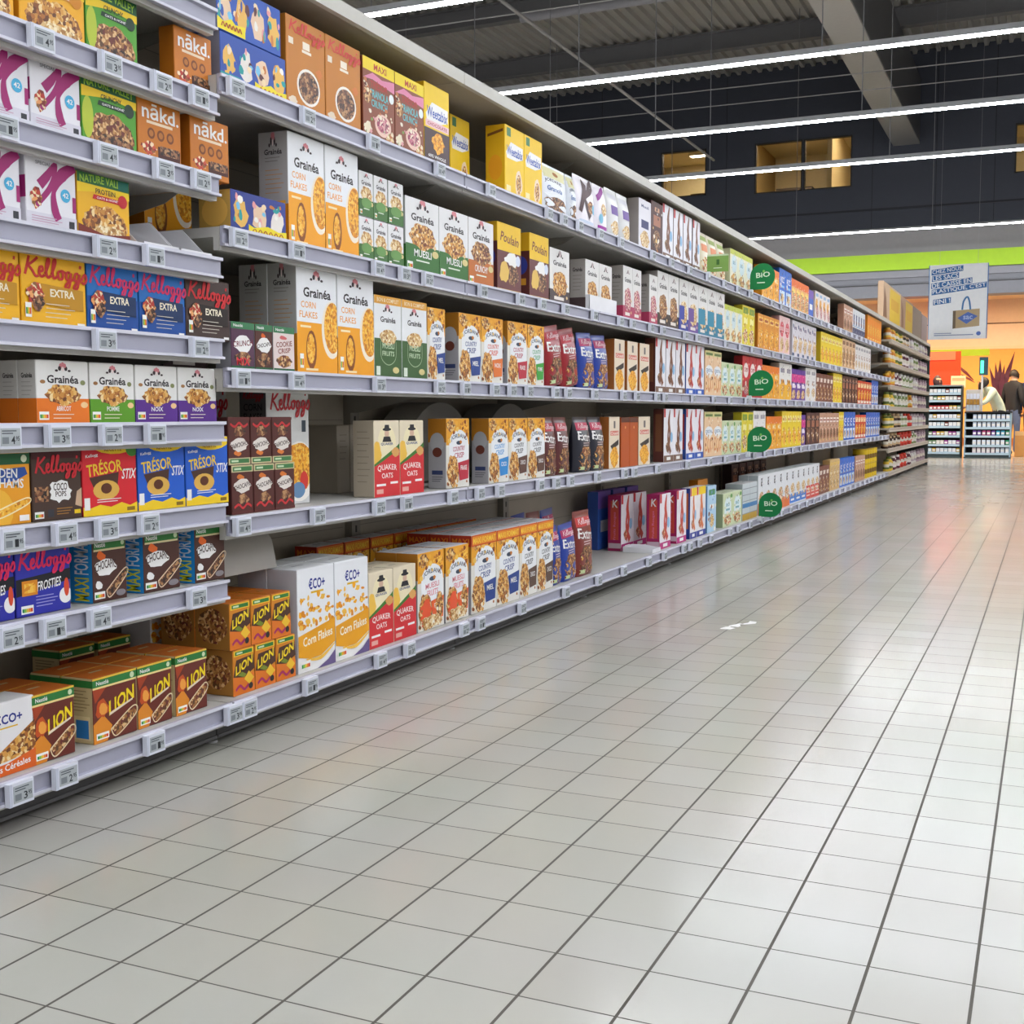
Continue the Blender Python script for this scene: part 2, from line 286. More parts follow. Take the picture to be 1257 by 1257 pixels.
@design('weeta', 'yellow wheat biscuit', depth=.08, h=.26)
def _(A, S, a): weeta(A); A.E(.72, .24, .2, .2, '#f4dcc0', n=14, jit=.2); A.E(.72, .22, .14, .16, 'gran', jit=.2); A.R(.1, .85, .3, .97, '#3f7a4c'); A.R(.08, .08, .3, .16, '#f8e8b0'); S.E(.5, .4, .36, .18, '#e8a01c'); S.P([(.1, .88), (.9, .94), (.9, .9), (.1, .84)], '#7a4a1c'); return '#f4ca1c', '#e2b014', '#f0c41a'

@design('jpouch', 'cream granola', 'pouch', .06, .2, 'pouch')
def _(A, S, a): A.R(.02, .72, .98, .95, '#dcd8a8'); A.E(.55, .84, .1, .05, '#a86a20'); A.E(.4, .5, .38, .22, '#eef2f6', n=20); A.T('JORDANS', .1, .6, .7, .68, '#1c2c4c', arc=.4); A.T('Granola', .15, .46, .7, .56, '#1c5ca8', shear=.2); A.E(.5, .2, .46, .18, 'choc', n=20, jit=.2); A.R(.04, .0, .96, .08, WH); return '#dfe4ec', '#c8ccd0', '#dfe4ec'
@design('kpouch', 'white with dark ribbon letter', 'pouch', .06, .22, 'pouch')
def _(A, S, a): A.S([(.14, .28), (.26, .55), (.46, .9)], [.1, .16, .2], '#4a3034', asp=a); A.S([(.92, .93), (.62, .74), (.36, .56), (.52, .36), (.62, .22)], [.2, .16, .08, .16, .14], '#4a3034', asp=a); A.E(.65, .42, .18, .14, 'nut', jit=.2); A.R(.05, .04, .95, .14, '#c8d4e8'); A.E(.82, .4, .1, .1, '#7cc0e0'); return '#ebe6ee', '#cfc8d8', '#ebe6ee'
@design('kpouch_p', 'white with purple ribbon letter', 'pouch', .06, .22, 'pouch')
def _(A, S, a): A.S([(.1, .7), (.4, .8), (.8, .95)], .12, '#8a1f8a'); A.E(.55, .5, .25, .14, 'oat', jit=.2); A.R(.1, .04, .9, .16, '#a02ca0'); A.E(.3, .3, .15, .1, '#7cc0e0'); return '#ebe6ee', '#cfc8d8', '#ebe6ee'
@design('wpouch', 'pale silver oat', 'pouch', .06, .23, 'pouch')
def _(A, S, a): A.R(.1, .8, .9, .9, '#d8d8e0'); A.R(.2, .48, .8, .66, '#6a4a98'); A.E(.5, .22, .36, .16, 'oat', jit=.2); return '#dcdcdc', '#bcb8b4', '#dcdcdc'
@design('wbox', 'white with navy panel', depth=.06, h=.25)
def _(A, S, a): A.T('Muesli', .2, .84, .8, .9, '#34407a'); A.R(.2, .44, .8, .6, '#2c3068'); A.E(.5, .22, .4, .2, 'oat', jit=.2); return '#e4e2ea', '#a8a09c', '#e4e2ea'
def kcer(A, S, a, rib, base):
    A.S([(.62, .98), (.5, .74), (.62, .5), (.34, .2)], [.06, .22, .16, .3], rib, asp=a, cap=5); A.S([(.5, .7), (.42, .42), (.7, .16)], [.1, .14, .2], rib, asp=a); A.E(.78, .46, .13, .1, '#8ab8dc'); A.E(.34, .28, .16, .1, 'choc' if rib == '#7a4a30' else 'red', jit=.3); A.R(.0, 0, 1, .12, base); A.R(.3, .03, .7, .09, WH); A.R(0, .84, .16, 1, RED)
    S.R(.2, .2, .8, .9, rib)
@design('kch', 'white chocolate-ribbon', depth=.06, h=.285)
def _(A, S, a): kcer(A, S, a, '#7a4a30', '#7a5a48'); return '#eceaf0', '#5a2c24', '#eceaf0'
@design('kred', 'white red-ribbon', depth=.06, h=.285)
def _(A, S, a): kcer(A, S, a, '#b8342c', '#2458b8'); return '#eceaf0', '#2c4c98', '#eceaf0'
@design('kmag', 'magenta red-fruit', depth=.075, h=.295)
def _(A, S, a): kcer(A, S, a, '#c84a3c', '#b82878'); S.R(.05, .05, .95, .14, '#c8b0bc'); S.T('K', .35, .78, .75, .92, WH, shear=.3); S.vert('Fruits Rouges', .4, .2, .62, .7, '#d87098'); return '#ece6ec', '#a01c58', '#b83070'
@design('kby', 'white with blue side and yellow corner', depth=.06, h=.295)
def _(A, S, a): kcer(A, S, a, '#d87848', '#2c3c98'); A.R(.2, .84, 1, 1, YEL); return '#ece8ea', '#2c4498', '#ece8ea'
@design('dk', 'dark brown chocolate', depth=.07, h=.27)
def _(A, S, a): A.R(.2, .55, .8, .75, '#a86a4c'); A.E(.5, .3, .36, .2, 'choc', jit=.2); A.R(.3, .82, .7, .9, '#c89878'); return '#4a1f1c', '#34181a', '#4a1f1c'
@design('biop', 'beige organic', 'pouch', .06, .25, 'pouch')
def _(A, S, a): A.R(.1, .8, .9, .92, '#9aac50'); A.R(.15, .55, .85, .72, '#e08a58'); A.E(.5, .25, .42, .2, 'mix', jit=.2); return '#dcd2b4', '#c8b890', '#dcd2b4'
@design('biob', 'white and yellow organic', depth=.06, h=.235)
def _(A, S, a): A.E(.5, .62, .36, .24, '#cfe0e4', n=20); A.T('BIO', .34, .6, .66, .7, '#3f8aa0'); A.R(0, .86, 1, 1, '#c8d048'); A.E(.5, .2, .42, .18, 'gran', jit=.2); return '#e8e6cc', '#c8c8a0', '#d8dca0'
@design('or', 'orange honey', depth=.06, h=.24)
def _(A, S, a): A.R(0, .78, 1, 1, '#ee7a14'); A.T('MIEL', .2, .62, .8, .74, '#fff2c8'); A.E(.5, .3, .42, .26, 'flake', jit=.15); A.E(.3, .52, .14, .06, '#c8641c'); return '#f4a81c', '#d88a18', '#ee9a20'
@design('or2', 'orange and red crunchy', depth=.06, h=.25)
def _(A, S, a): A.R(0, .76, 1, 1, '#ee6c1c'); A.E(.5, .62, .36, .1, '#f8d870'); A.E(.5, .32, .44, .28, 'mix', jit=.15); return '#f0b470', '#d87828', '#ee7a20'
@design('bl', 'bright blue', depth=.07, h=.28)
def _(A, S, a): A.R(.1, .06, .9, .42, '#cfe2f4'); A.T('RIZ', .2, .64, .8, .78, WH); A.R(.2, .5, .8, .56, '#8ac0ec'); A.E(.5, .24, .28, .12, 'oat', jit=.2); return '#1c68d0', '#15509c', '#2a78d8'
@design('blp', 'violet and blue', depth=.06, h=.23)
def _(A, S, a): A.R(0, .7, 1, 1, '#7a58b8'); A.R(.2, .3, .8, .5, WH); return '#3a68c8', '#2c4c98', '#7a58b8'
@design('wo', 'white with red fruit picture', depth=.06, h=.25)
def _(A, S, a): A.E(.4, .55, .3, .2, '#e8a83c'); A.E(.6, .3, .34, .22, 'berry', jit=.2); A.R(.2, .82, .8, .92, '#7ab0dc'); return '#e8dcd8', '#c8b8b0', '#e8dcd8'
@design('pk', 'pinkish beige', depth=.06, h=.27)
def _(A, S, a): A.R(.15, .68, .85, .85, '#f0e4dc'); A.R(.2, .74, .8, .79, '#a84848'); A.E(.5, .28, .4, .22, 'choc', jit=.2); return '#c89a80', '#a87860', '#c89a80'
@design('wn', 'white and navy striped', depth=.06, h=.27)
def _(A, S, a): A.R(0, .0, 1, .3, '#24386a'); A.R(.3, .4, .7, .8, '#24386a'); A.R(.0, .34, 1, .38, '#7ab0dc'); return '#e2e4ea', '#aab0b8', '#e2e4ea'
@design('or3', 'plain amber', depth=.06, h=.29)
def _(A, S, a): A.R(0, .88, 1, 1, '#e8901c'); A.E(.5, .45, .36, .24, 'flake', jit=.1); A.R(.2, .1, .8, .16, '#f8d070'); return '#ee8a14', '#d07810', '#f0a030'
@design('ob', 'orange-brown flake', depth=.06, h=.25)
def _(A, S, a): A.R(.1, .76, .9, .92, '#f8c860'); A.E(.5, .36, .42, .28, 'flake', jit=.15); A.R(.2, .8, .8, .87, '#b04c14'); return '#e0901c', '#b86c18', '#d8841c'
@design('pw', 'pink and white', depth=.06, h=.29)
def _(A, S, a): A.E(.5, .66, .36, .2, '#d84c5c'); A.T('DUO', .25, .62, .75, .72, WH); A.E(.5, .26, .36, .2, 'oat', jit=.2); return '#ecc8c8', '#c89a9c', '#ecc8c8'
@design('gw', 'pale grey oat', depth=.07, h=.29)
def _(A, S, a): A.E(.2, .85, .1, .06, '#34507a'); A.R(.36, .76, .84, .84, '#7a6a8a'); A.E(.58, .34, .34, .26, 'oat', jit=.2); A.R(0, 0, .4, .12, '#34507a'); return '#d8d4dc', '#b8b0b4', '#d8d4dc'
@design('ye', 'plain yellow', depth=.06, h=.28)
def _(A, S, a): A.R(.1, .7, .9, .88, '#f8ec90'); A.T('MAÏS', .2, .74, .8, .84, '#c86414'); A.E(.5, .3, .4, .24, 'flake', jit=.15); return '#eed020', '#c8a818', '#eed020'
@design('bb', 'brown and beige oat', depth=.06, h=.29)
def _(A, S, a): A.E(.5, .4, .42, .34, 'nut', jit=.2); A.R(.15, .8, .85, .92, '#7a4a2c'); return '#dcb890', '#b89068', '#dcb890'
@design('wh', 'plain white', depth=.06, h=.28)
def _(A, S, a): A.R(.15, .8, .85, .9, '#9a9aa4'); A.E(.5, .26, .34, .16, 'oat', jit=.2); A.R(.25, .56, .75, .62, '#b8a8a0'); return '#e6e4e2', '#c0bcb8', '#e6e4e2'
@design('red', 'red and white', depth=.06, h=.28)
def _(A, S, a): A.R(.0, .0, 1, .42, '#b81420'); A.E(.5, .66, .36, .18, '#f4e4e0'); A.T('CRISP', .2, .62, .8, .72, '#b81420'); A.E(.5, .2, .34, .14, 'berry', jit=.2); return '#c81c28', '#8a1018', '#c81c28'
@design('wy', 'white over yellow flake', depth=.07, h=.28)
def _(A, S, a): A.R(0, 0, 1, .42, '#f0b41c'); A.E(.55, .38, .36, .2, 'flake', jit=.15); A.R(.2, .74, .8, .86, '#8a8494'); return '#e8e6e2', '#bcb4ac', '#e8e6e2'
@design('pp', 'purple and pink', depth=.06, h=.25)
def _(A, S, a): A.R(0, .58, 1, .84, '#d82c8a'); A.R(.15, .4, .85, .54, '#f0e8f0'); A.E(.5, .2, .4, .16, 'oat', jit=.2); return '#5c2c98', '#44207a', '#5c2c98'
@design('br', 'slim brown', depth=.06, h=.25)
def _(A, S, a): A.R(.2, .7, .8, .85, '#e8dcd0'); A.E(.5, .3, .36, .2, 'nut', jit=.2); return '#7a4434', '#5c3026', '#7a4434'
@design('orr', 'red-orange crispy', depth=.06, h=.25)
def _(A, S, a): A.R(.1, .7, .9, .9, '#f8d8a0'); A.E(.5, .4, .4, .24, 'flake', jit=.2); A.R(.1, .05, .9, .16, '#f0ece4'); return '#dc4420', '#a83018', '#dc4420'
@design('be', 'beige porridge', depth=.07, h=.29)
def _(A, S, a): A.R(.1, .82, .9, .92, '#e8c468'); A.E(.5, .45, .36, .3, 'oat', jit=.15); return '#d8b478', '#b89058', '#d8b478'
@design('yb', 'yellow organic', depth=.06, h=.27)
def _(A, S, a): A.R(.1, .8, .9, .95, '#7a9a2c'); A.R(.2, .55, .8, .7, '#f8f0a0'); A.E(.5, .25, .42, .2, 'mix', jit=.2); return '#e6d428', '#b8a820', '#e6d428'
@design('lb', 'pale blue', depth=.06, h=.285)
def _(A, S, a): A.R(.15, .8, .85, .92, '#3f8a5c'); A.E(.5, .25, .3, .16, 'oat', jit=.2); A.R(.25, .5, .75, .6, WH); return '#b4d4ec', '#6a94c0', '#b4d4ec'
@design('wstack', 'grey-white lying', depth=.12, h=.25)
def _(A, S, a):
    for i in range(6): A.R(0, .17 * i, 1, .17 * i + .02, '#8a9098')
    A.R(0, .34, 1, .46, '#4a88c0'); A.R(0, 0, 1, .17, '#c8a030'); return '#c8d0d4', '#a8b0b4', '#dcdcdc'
@design('wor', 'white with orange foot', depth=.07, h=.285)
def _(A, S, a): A.R(0, 0, 1, .3, '#e07030'); A.E(.5, .42, .4, .18, 'mix', jit=.2); A.R(.4, .72, .6, .92, '#34343c'); return '#e4e6ea', '#c0c8cc', '#e8ecec'
@design('wbl', 'white with blue foot', depth=.07, h=.285)
def _(A, S, a): A.R(0, .04, 1, .3, '#2478d0'); A.E(.5, .46, .38, .16, 'oat', jit=.2); A.R(.4, .72, .6, .92, '#34343c'); A.R(.2, .1, .8, .16, WH); return '#e4e6ea', '#c0c8cc', '#e8ecec'
@design('wre', 'white with red foot', depth=.07, h=.285)
def _(A, S, a):
    A.R(0, 0, 1, .4, '#d84838'); A.R(.4, .72, .6, .92, '#34343c'); A.E(.5, .5, .36, .12, 'oat', jit=.2)
    for i in range(3): A.R(.15, .08 + .1 * i, .85, .12 + .1 * i, '#f0d8d0')
    return '#e4e6ea', '#c0c8cc', '#e8ecec'
def corn(A, S, a):
    A.R(0, 0, 1, .47, '#f3a416'); flower(A, .48, .87, .14, a); A.T('Grainéa', .16, .7, .84, .79, INK); A.T('CORN', .1, .6, .46, .66, '#eda75c'); A.T('FLAKES', .06, .51, .5, .57, '#eda75c')
    A.E(.86, .42, .26, .27, '#f8ecd8', n=28); A.E(.88, .44, .22, .24, 'flake', n=28); A.E(.34, .22, .13, .18, '#8a4a18', n=16); A.E(.33, .23, .1, .14, 'flake', n=16); lines(A, .08, .42, .42, .42, 1, '#fbe2b0', .02); score(A, .06, .05, .09, .13); A.R(.2, .03, .5, .05, '#fbe2b0')
    S.R(0, 0, 1, .36, '#d08414'); S.R(.1, .36, .9, .39, '#e8a83c'); S.T('Grainéa', .2, .8, .8, .85, INK); flower(S, .5, .89, .12, a * 2); lines(S, .22, .74, .8, .77, 2, '#8a8480', .007); lines(S, .22, .46, .85, .66, 6, '#c89a70', .008)
@design('gcorn', 'tall white and amber cornflake', depth=.095, h=.3)
def _(A, S, a): corn(A, S, a); return '#eef0f4', '#b4b2b0', '#eef0f4'
def gsmall(A, S, a, col, top, fd, word='MUESLI'):
    A.R(0, 0, 1, .38, col); flower(A, .5, .88, .16, a); A.T('Grainéa', .16, .7, .84, .8, INK); A.E(.5, .5, .42, .19, fd, n=26, jit=.18); specks(A, 8, .05, .36, .95, .6, NUTS, 2); A.T(word, .24, .22, .76, .32, WH); A.R(.3, .16, .7, .18, '#dfe8d8'); score(A, .04, .04, .16, .1); A.E(.88, .3, .1, .05, '#d8c888')
    S.R(0, 0, 1, .36, col); S.T('Grainéa', .2, .78, .8, .84, INK); lines(S, .2, .45, .8, .7, 5, '#8a8480'); return '#e9e9ea', top, '#e9e9ea'
@design('gsm', 'small white and green', 'carton', .06, .13)
def _(A, S, a): r = gsmall(A, S, a, '#3f7030', '#b4b8b4', 'oat', 'AVOINE'); A.E(.5, .3, .36, .12, '#6a9a50'); return r
@design('muesli_g', 'white and green muesli', depth=.07, h=.235)
def _(A, S, a): return gsmall(A, S, a, '#35702c', '#b4b8b4', 'gran')
@design('muesli_b', 'white and copper muesli', depth=.07, h=.235)
def _(A, S, a): return gsmall(A, S, a, '#c06a24', '#c4b4a4', 'nut', 'CRUNCHY')
@design('mg_s', 'white and dark green muesli', depth=.07, h=.25)
def _(A, S, a): A.R(0, 0, 1, .48, '#3c6030'); A.R(0, .9, 1, 1, '#e8a83c'); A.T('BON & COMPLET', .1, .925, .9, .975, '#fbe6c0'); flower(A, .48, .82, .15, a); A.T('Grainéa', .22, .68, .78, .75, INK); A.E(.5, .5, .32, .1, 'oat', jit=.1); A.T('MUESLI', .28, .36, .72, .43, '#c8dcb8'); A.T('FRUITS', .28, .27, .72, .33, '#c8dcb8'); A.S([(.22, .45), (.24, .24), (.5, .16), (.76, .24), (.78, .45)], .015, '#a8c098', asp=a); A.R(.06, .03, .2, .14, '#dfe8d8'); A.E(.78, .1, .12, .04, '#d8c888'); return '#eceef0', '#c0c4b8', '#e8a83c'
@design('poulain', 'yellow over plum chocolate', depth=.075, h=.255)
def _(A, S, a): A.R(0, 0, 1, .6, '#6a3434'); A.R(0, 0, 1, .05, '#eebc20'); A.T('Poulain', .14, .72, .9, .86, '#7a3a2c', shear=.3, rot=-.05); A.E(.3, .3, .24, .18, '#e8c060', n=14, jit=.3); A.E(.66, .3, .24, .22, 'choc', n=14, jit=.3); A.E(.6, .5, .34, .12, WH, n=16, jit=.4); A.E(.86, .5, .1, .08, '#d8e0f0'); S.R(0, 0, 1, .72, '#54262a'); S.E(.5, .5, .38, .14, '#2c3c98'); S.R(.2, .2, .8, .3, '#c89030'); return '#f0c420', '#d8a81c', '#e0b01c'
def gsq(A, S, a, col, fd):
    A.R(0, 0, 1, .26, col); A.T('Grainéa', .16, .7, .84, .79, INK); flower(A, .5, .87, .14, a, '#b0a0a0'); A.E(.5, .38, .4, .25, fd, n=22, jit=.2); specks(A, 10, .05, .1, .95, .6, NUTS, 2); A.R(.2, .08, .7, .14, '#e8e0d8'); S.R(0, 0, 1, .26, col); S.T('Grainéa', .2, .76, .8, .84, INK); lines(S, .2, .4, .8, .68, 5, '#8a8480'); return '#e4e2e0', '#aaa49e', '#e4e2e0'
@design('gchoc', 'white with golden clusters', depth=.075, h=.225)
def _(A, S, a): return gsq(A, S, a, '#4a3a3c', 'gran')
@design('gpink', 'white over pink fruit', depth=.07, h=.255)
def _(A, S, a): return gsq(A, S, a, '#b83c60', 'berry')
@design('gbrown', 'white over dark brown', depth=.07, h=.29)
def _(A, S, a): return gsq(A, S, a, '#3a2824', 'nut')
@design('gblue', 'white over royal blue', depth=.07, h=.29)
def _(A, S, a): r = gsq(A, S, a, '#2c3ca0', 'oat'); A.R(0, .24, .55, .5, '#2c3ca0'); return r
@design('gpurple', 'white over violet', depth=.07, h=.29)
def _(A, S, a): r = gsq(A, S, a, '#6a4a98', 'oat'); A.R(0, .24, .55, .5, '#6a4a98'); return r
@design('gteal', 'white over teal', depth=.07, h=.29)
def _(A, S, a): r = gsq(A, S, a, '#1c7a98', 'oat'); A.R(0, .24, .75, .55, '#1c88a8'); return r
@design('crunch', 'small violet and white', 'carton', .05, .12)
def _(A, S, a): A.R(0, .86, 1, 1, '#3a7a50'); A.T('Nestlé', .1, .9, .5, .96, WH); A.E(.5, .55, .42, .2, WH, n=16, jit=.2); A.T('CRUNCH', .08, .5, .92, .62, '#7a2030', rot=.08); A.E(.5, .24, .4, .16, 'choc', jit=.2); A.R(0, 0, 1, .08, '#1f5c34'); A.T('MIX', .22, .1, .78, .26, '#e02838'); return '#54304a', '#8a8a90', '#3a7a50'
@design('crunch2', 'small brown chocolate', 'carton', .05, .12)
def _(A, S, a): A.R(0, .86, 1, 1, '#3a7a50'); A.T('Nestlé', .1, .9, .5, .96, WH); A.E(.45, .76, .14, .07, '#e0641c', n=9, jit=.4); A.E(.5, .56, .44, .18, WH, n=16, jit=.2); A.T('CHOCAPIC', .1, .52, .9, .61, '#3a1c14', rot=.1); A.E(.5, .24, .4, .16, 'choc', jit=.2); A.R(0, 0, 1, .08, '#1f5c34'); return '#54281f', '#8a8a90', '#3a7a50'
@design('crunch3', 'small white and pink', 'carton', .05, .12)
def _(A, S, a): A.R(0, .86, 1, 1, '#3a7a50'); A.T('Nestlé', .1, .9, .5, .96, WH); A.T('COOKIE', .12, .56, .88, .68, '#8a3a2c', rot=.08); A.T('CRISP', .2, .42, .8, .53, '#8a3a2c', rot=.08); A.E(.45, .76, .2, .06, '#d86a6a', n=9, jit=.4); A.E(.5, .24, .4, .15, 'nut', jit=.2); A.R(0, 0, 1, .08, '#1f5c34'); return '#e8d8d4', '#8a8a90', '#3a7a50'
def jord(A, S, a, col, word, c2, w2='CRISP'):
    A.R(0, .62, 1, 1, '#eaa426'); A.E(.2, .9, .24, .1, 'gran', jit=.3); A.E(.8, .86, .22, .12, 'flake', jit=.3); A.E(.82, .95, .05, .03, '#8a3a14')
    n = 14; pts = [(.12, .42)] + [(.54 - .42 * math.cos(PI * i / n), .62 + .22 * math.sin(PI * i / n)) for i in range(n + 1)] + [(.96, .42), (.8, .34), (.3, .34)]
    A.P(pts, '#eff1f4'); A.T('JORDANS', .2, .66, .88, .74, '#34445c', arc=.55); A.E(.54, .65, .12, .03, '#34445c', n=10)
    A.T('COUNTRY' if w2 == 'CRISP' else w2, .28, .53, .8, .6, c2, rot=.03); A.T('CRISP' if w2 == 'CRISP' else 'FRUITS', .34, .43, .76, .51, c2, rot=.03)
    specks(A, 16, 0, .62, 1, .98, ['#f4c860', '#c8781c', '#8a4214', '#f0b030'], 3, .045); A.E(.27, .24, .27, .26, 'gran', n=26, jit=.2); specks(A, 14, .0, .0, 1, .14, NUTS, 9); A.P([(.48, .36), (.98, .4), (.94, .12), (.56, .1)], col); A.T(word, .6, .25, .88, .32, WH); 
    S.R(0, .66, 1, 1, '#b87820'); S.E(.5, .66, .4, .14, '#b4b4b8'); S.E(.5, .52, .26, .07, '#6a3428'); S.R(.2, .2, .8, .26, '#34406a'); lines(S, .2, .1, .8, .16, 3, '#6a6a70'); return '#e6e4dc', '#a6a4a8', '#dcdce0'
for k, c, w, c2, lk in (('j_navy', '#24428a', 'MIEL', '#24428a', 'navy-panel oat cluster'), ('j_or', '#e0742c', 'NOIX', '#d8583c', 'orange-panel oat cluster'), ('j_red', '#b8283c', 'FRAISE', '#b84058', 'red-panel oat cluster'), ('j_green', '#3aa03c', 'POMME', '#2ca060', 'green-panel oat cluster'), ('j_lb', '#2c8ad0', 'COCO', '#3c9ad8', 'light-blue-panel oat cluster'), ('j_br', '#5c3c30', 'CHOCO', '#4a4a50', 'brown-panel oat cluster')):
    D[k] = dict(fn=(lambda A, S, a, c=c, w=w, c2=c2: jord(A, S, a, c, w, c2)), look=lk, noun='cereal box', depth=.07, h=.24, kind='box')
def jmax(A, S, a, c, w, c2):
    r = jord(A, S, a, c, w, c2); A.R(0, .86, 1, 1, '#cc4418'); A.R(.04, .875, 1, .985, '#e88a1c'); A.T('MAXI FORMAT', .06, .89, .96, .965, '#f8d040'); S.R(0, .86, 1, 1, '#b83418'); S.T('MAXI', .1, .89, .9, .96, '#e88a1c'); return r
D['jm_navy'] = dict(fn=lambda A, S, a: jmax(A, S, a, '#24428a', 'MIEL', '#24428a'), look='large navy-panel oat cluster', noun='cereal box', depth=.085, h=.285, kind='box')
D['jm_br'] = dict(fn=lambda A, S, a: jmax(A, S, a, '#5c4438', 'CHOCO', '#4a4a50'), look='large brown-panel oat cluster', noun='cereal box', depth=.085, h=.285, kind='box')
@design('j_mus', 'orange-topped fruit muesli', depth=.08, h=.262)
def _(A, S, a): r = jord(A, S, a, '#e8602c', '', '#e0808c', 'MUESLI') if 0 else jord(A, S, a, '#e8642c', 'FRUITS', '#e0808c', 'MUESLI'); A.E(.3, .26, .24, .18, '#e8562c', n=18, jit=.4); A.E(.8, .28, .16, .2, 'gran', jit=.2); A.E(.5, .1, .44, .1, 'oat', n=22, jit=.3); specks(A, 16, 0, 0, 1, .3, ['#e8562c', '#f0e0b8', '#a87838', '#f4f0e0'], 4); return r
@design('quaker', 'cream and red oats', depth=.075, h=.235)
def _(A, S, a):
    A.E(.5, .7, .36, .24, '#f4e8c0'); A.E(.1, .55, .2, .2, '#f0c04c', jit=.2); A.P([(0, .43), (.9, .66), (1, .7), (1, .6), (.3, .44), (0, .38)], '#3f7a2c'); A.P([(0, 0), (1, 0), (1, .62), (.3, .46), (0, .4)], '#d42a30'); A.E(.84, .58, .17, .07, '#dca45c', jit=.2)
    A.E(.5, .83, .09, .06, '#d8b49a', n=12); A.E(.5, .885, .17, .022, '#1c1c24', n=12); A.P([(.4, .885), (.6, .885), (.58, .945), (.42, .945)], '#1c1c24'); A.P([(.32, .72), (.68, .72), (.62, .79), (.38, .79)], '#1c1c24'); A.T('QUAKER', .26, .67, .74, .71, '#34508a')
    A.T('QUAKER', .12, .32, .88, .41, '#fbe8e4', arc=.2); A.T('OATS', .28, .24, .72, .31, '#fbe8e4'); A.R(.08, .14, .44, .17, WH); A.R(.62, .16, .92, .19, WH); A.R(.08, .04, .34, .1, '#e8a89c'); lines(S, .2, .2, .8, .85, 9, '#8a8070', .008); return '#e9dcc0', '#b8ac98', '#e9dcc0'
@design('kcorn', 'big white red-script cornflake', depth=.09, h=.33)
def _(A, S, a):
    script(A, .04, .76, 1.0, .97, '#b8202c'); A.E(.75, .28, .4, .26, '#f4f0e8', n=26); A.E(.75, .32, .36, .22, 'flake', n=24, jit=.1); A.E(.86, .2, .1, .08, '#d8382c'); A.E(.72, .12, .16, .07, '#6a90b8'); A.R(.82, .62, .92, .72, '#34404c'); S.T('CORN', .16, .8, .84, .86, '#1c1c20'); S.T('FLAKES', .16, .72, .84, .78, '#1c1c20'); script(S, .1, .88, .9, .97, '#a02028'); return '#d6d6d4', '#5c5a5a', '#d6d6d4'
def choc(A, flip):
    Y = (lambda y: 1 - y) if flip else (lambda y: y)
    def R(x0, y0, x1, y1, c): A.R(x0, min(Y(y0), Y(y1)), x1, max(Y(y0), Y(y1)), c)
    R(0, .86, 1, 1, '#cdbf94'); R(.06, .88, .94, .97, '#3f7a44'); A.R(.12, Y(.925) - .02, .44, Y(.925) + .02, '#c8dcb8'); A.E(.4, Y(.76), .2, .07, '#dc7a30', n=10, jit=.4); A.E(.5, Y(.58), .42, .16, '#e4dcd4', n=18, jit=.2); A.T('CHOCAPIC', .1, Y(.58) - .05, .9, Y(.58) + .05, '#3a1c14', rot=.12 + (PI if flip else 0)); A.E(.52, Y(.3), .3, .13, 'choc', n=14, jit=.3); R(0, 0, 1, .06, '#5c2420'); A.S([(.1, Y(.14)), (.3, Y(.2)), (.5, Y(.12)), (.7, Y(.2)), (.9, Y(.14))], .05, '#c83034')
@design('choc6u', 'brown chocolate, upside down on top', 'cereal pack', .06, .12)
def _(A, S, a): choc(A, True); return '#54241e', '#48201c', '#54241e'
@design('choc6l', 'brown chocolate, carrying another', 'cereal pack', .06, .125)
def _(A, S, a): choc(A, False); return '#54241e', '#48201c', '#54241e'
@design('plain', 'plain grey reversed', depth=.2, h=.22)
def _(A, S, a): lines(A, .2, .5, .8, .85, 5, '#8a8070', .01); return '#b4aa9a', '#a89e8e', '#b4aa9a'
@design('ora', 'plain rust-orange reversed', depth=.06, h=.24)
def _(A, S, a): A.R(0, .9, 1, 1, '#5c2810'); A.E(.5, .8, .06, .03, '#e8a060'); return '#b8500e', '#98400c', '#b8500e'
@design('thin', 'slim beige crunchy', depth=.05, h=.243)
def _(A, S, a): A.R(.42, .78, .58, .92, '#6a6460'); A.R(.1, .64, .9, .73, '#d87868'); A.T('Cruesli', .14, .655, .86, .715, '#f4e4d8'); A.P([(.1, .44), (.9, .56), (.9, .46), (.3, .36)], '#2c2420'); A.E(.5, .22, .44, .22, 'flake', jit=.2); return '#e8d8c0', '#a8642c', '#e8d8c0'
@design('bread', 'peach and white crispbread', depth=.06, h=.27)
def _(A, S, a):
    A.R(0, .88, 1, 1, '#d8d090'); A.R(.1, .9, .9, .95, '#5c7a3c'); A.E(.5, .56, .44, .12, '#eceef2'); A.T('CRISTAL', .12, .53, .88, .6, '#5c7a9c')
    for i in range(3): A.E(.2 + .3 * i, .26, .13, .18, '#d8803c', n=14); A.E(.2 + .3 * i, .28, .08, .12, '#f4d0a0', n=12)
    return '#ecc8a0', '#c89870', '#ecc8a0'
@design('bio', 'pale green organic', depth=.06, h=.215)
def _(A, S, a):
    n = 12; A.P([(.15, .4)] + [(.5 - .35 * math.cos(PI * i / n), .62 + .26 * math.sin(PI * i / n)) for i in range(n + 1)] + [(.85, .4)], '#e2f0f2'); A.T('BIO', .32, .6, .68, .7, '#4a9aa8'); A.R(.3, .48, .7, .54, '#7ab0b8'); A.E(.5, .2, .42, .17, 'mix', jit=.2); A.E(.85, .9, .12, .06, '#5c9a48'); return '#cdd8b0', '#98a880', '#dce4c8'
def pouch(A, c, w, col2, fd):
    A.R(.06, .76, .94, .9, col2); script(A, .12, .77, .9, .89, '#f0d0d4', wd=.1); A.T(w, .08, .56, .94, .72, WH, rot=-.06); lines(A, .3, .48, .8, .52, 2, '#e8d8d8'); A.E(.5, .25, .45, .24, fd, n=26, jit=.2); specks(A, 10, 0, .02, 1, .46, NUTS, 7); A.R(.1, .04, .36, .1, '#c8d8a0'); return c, c, c
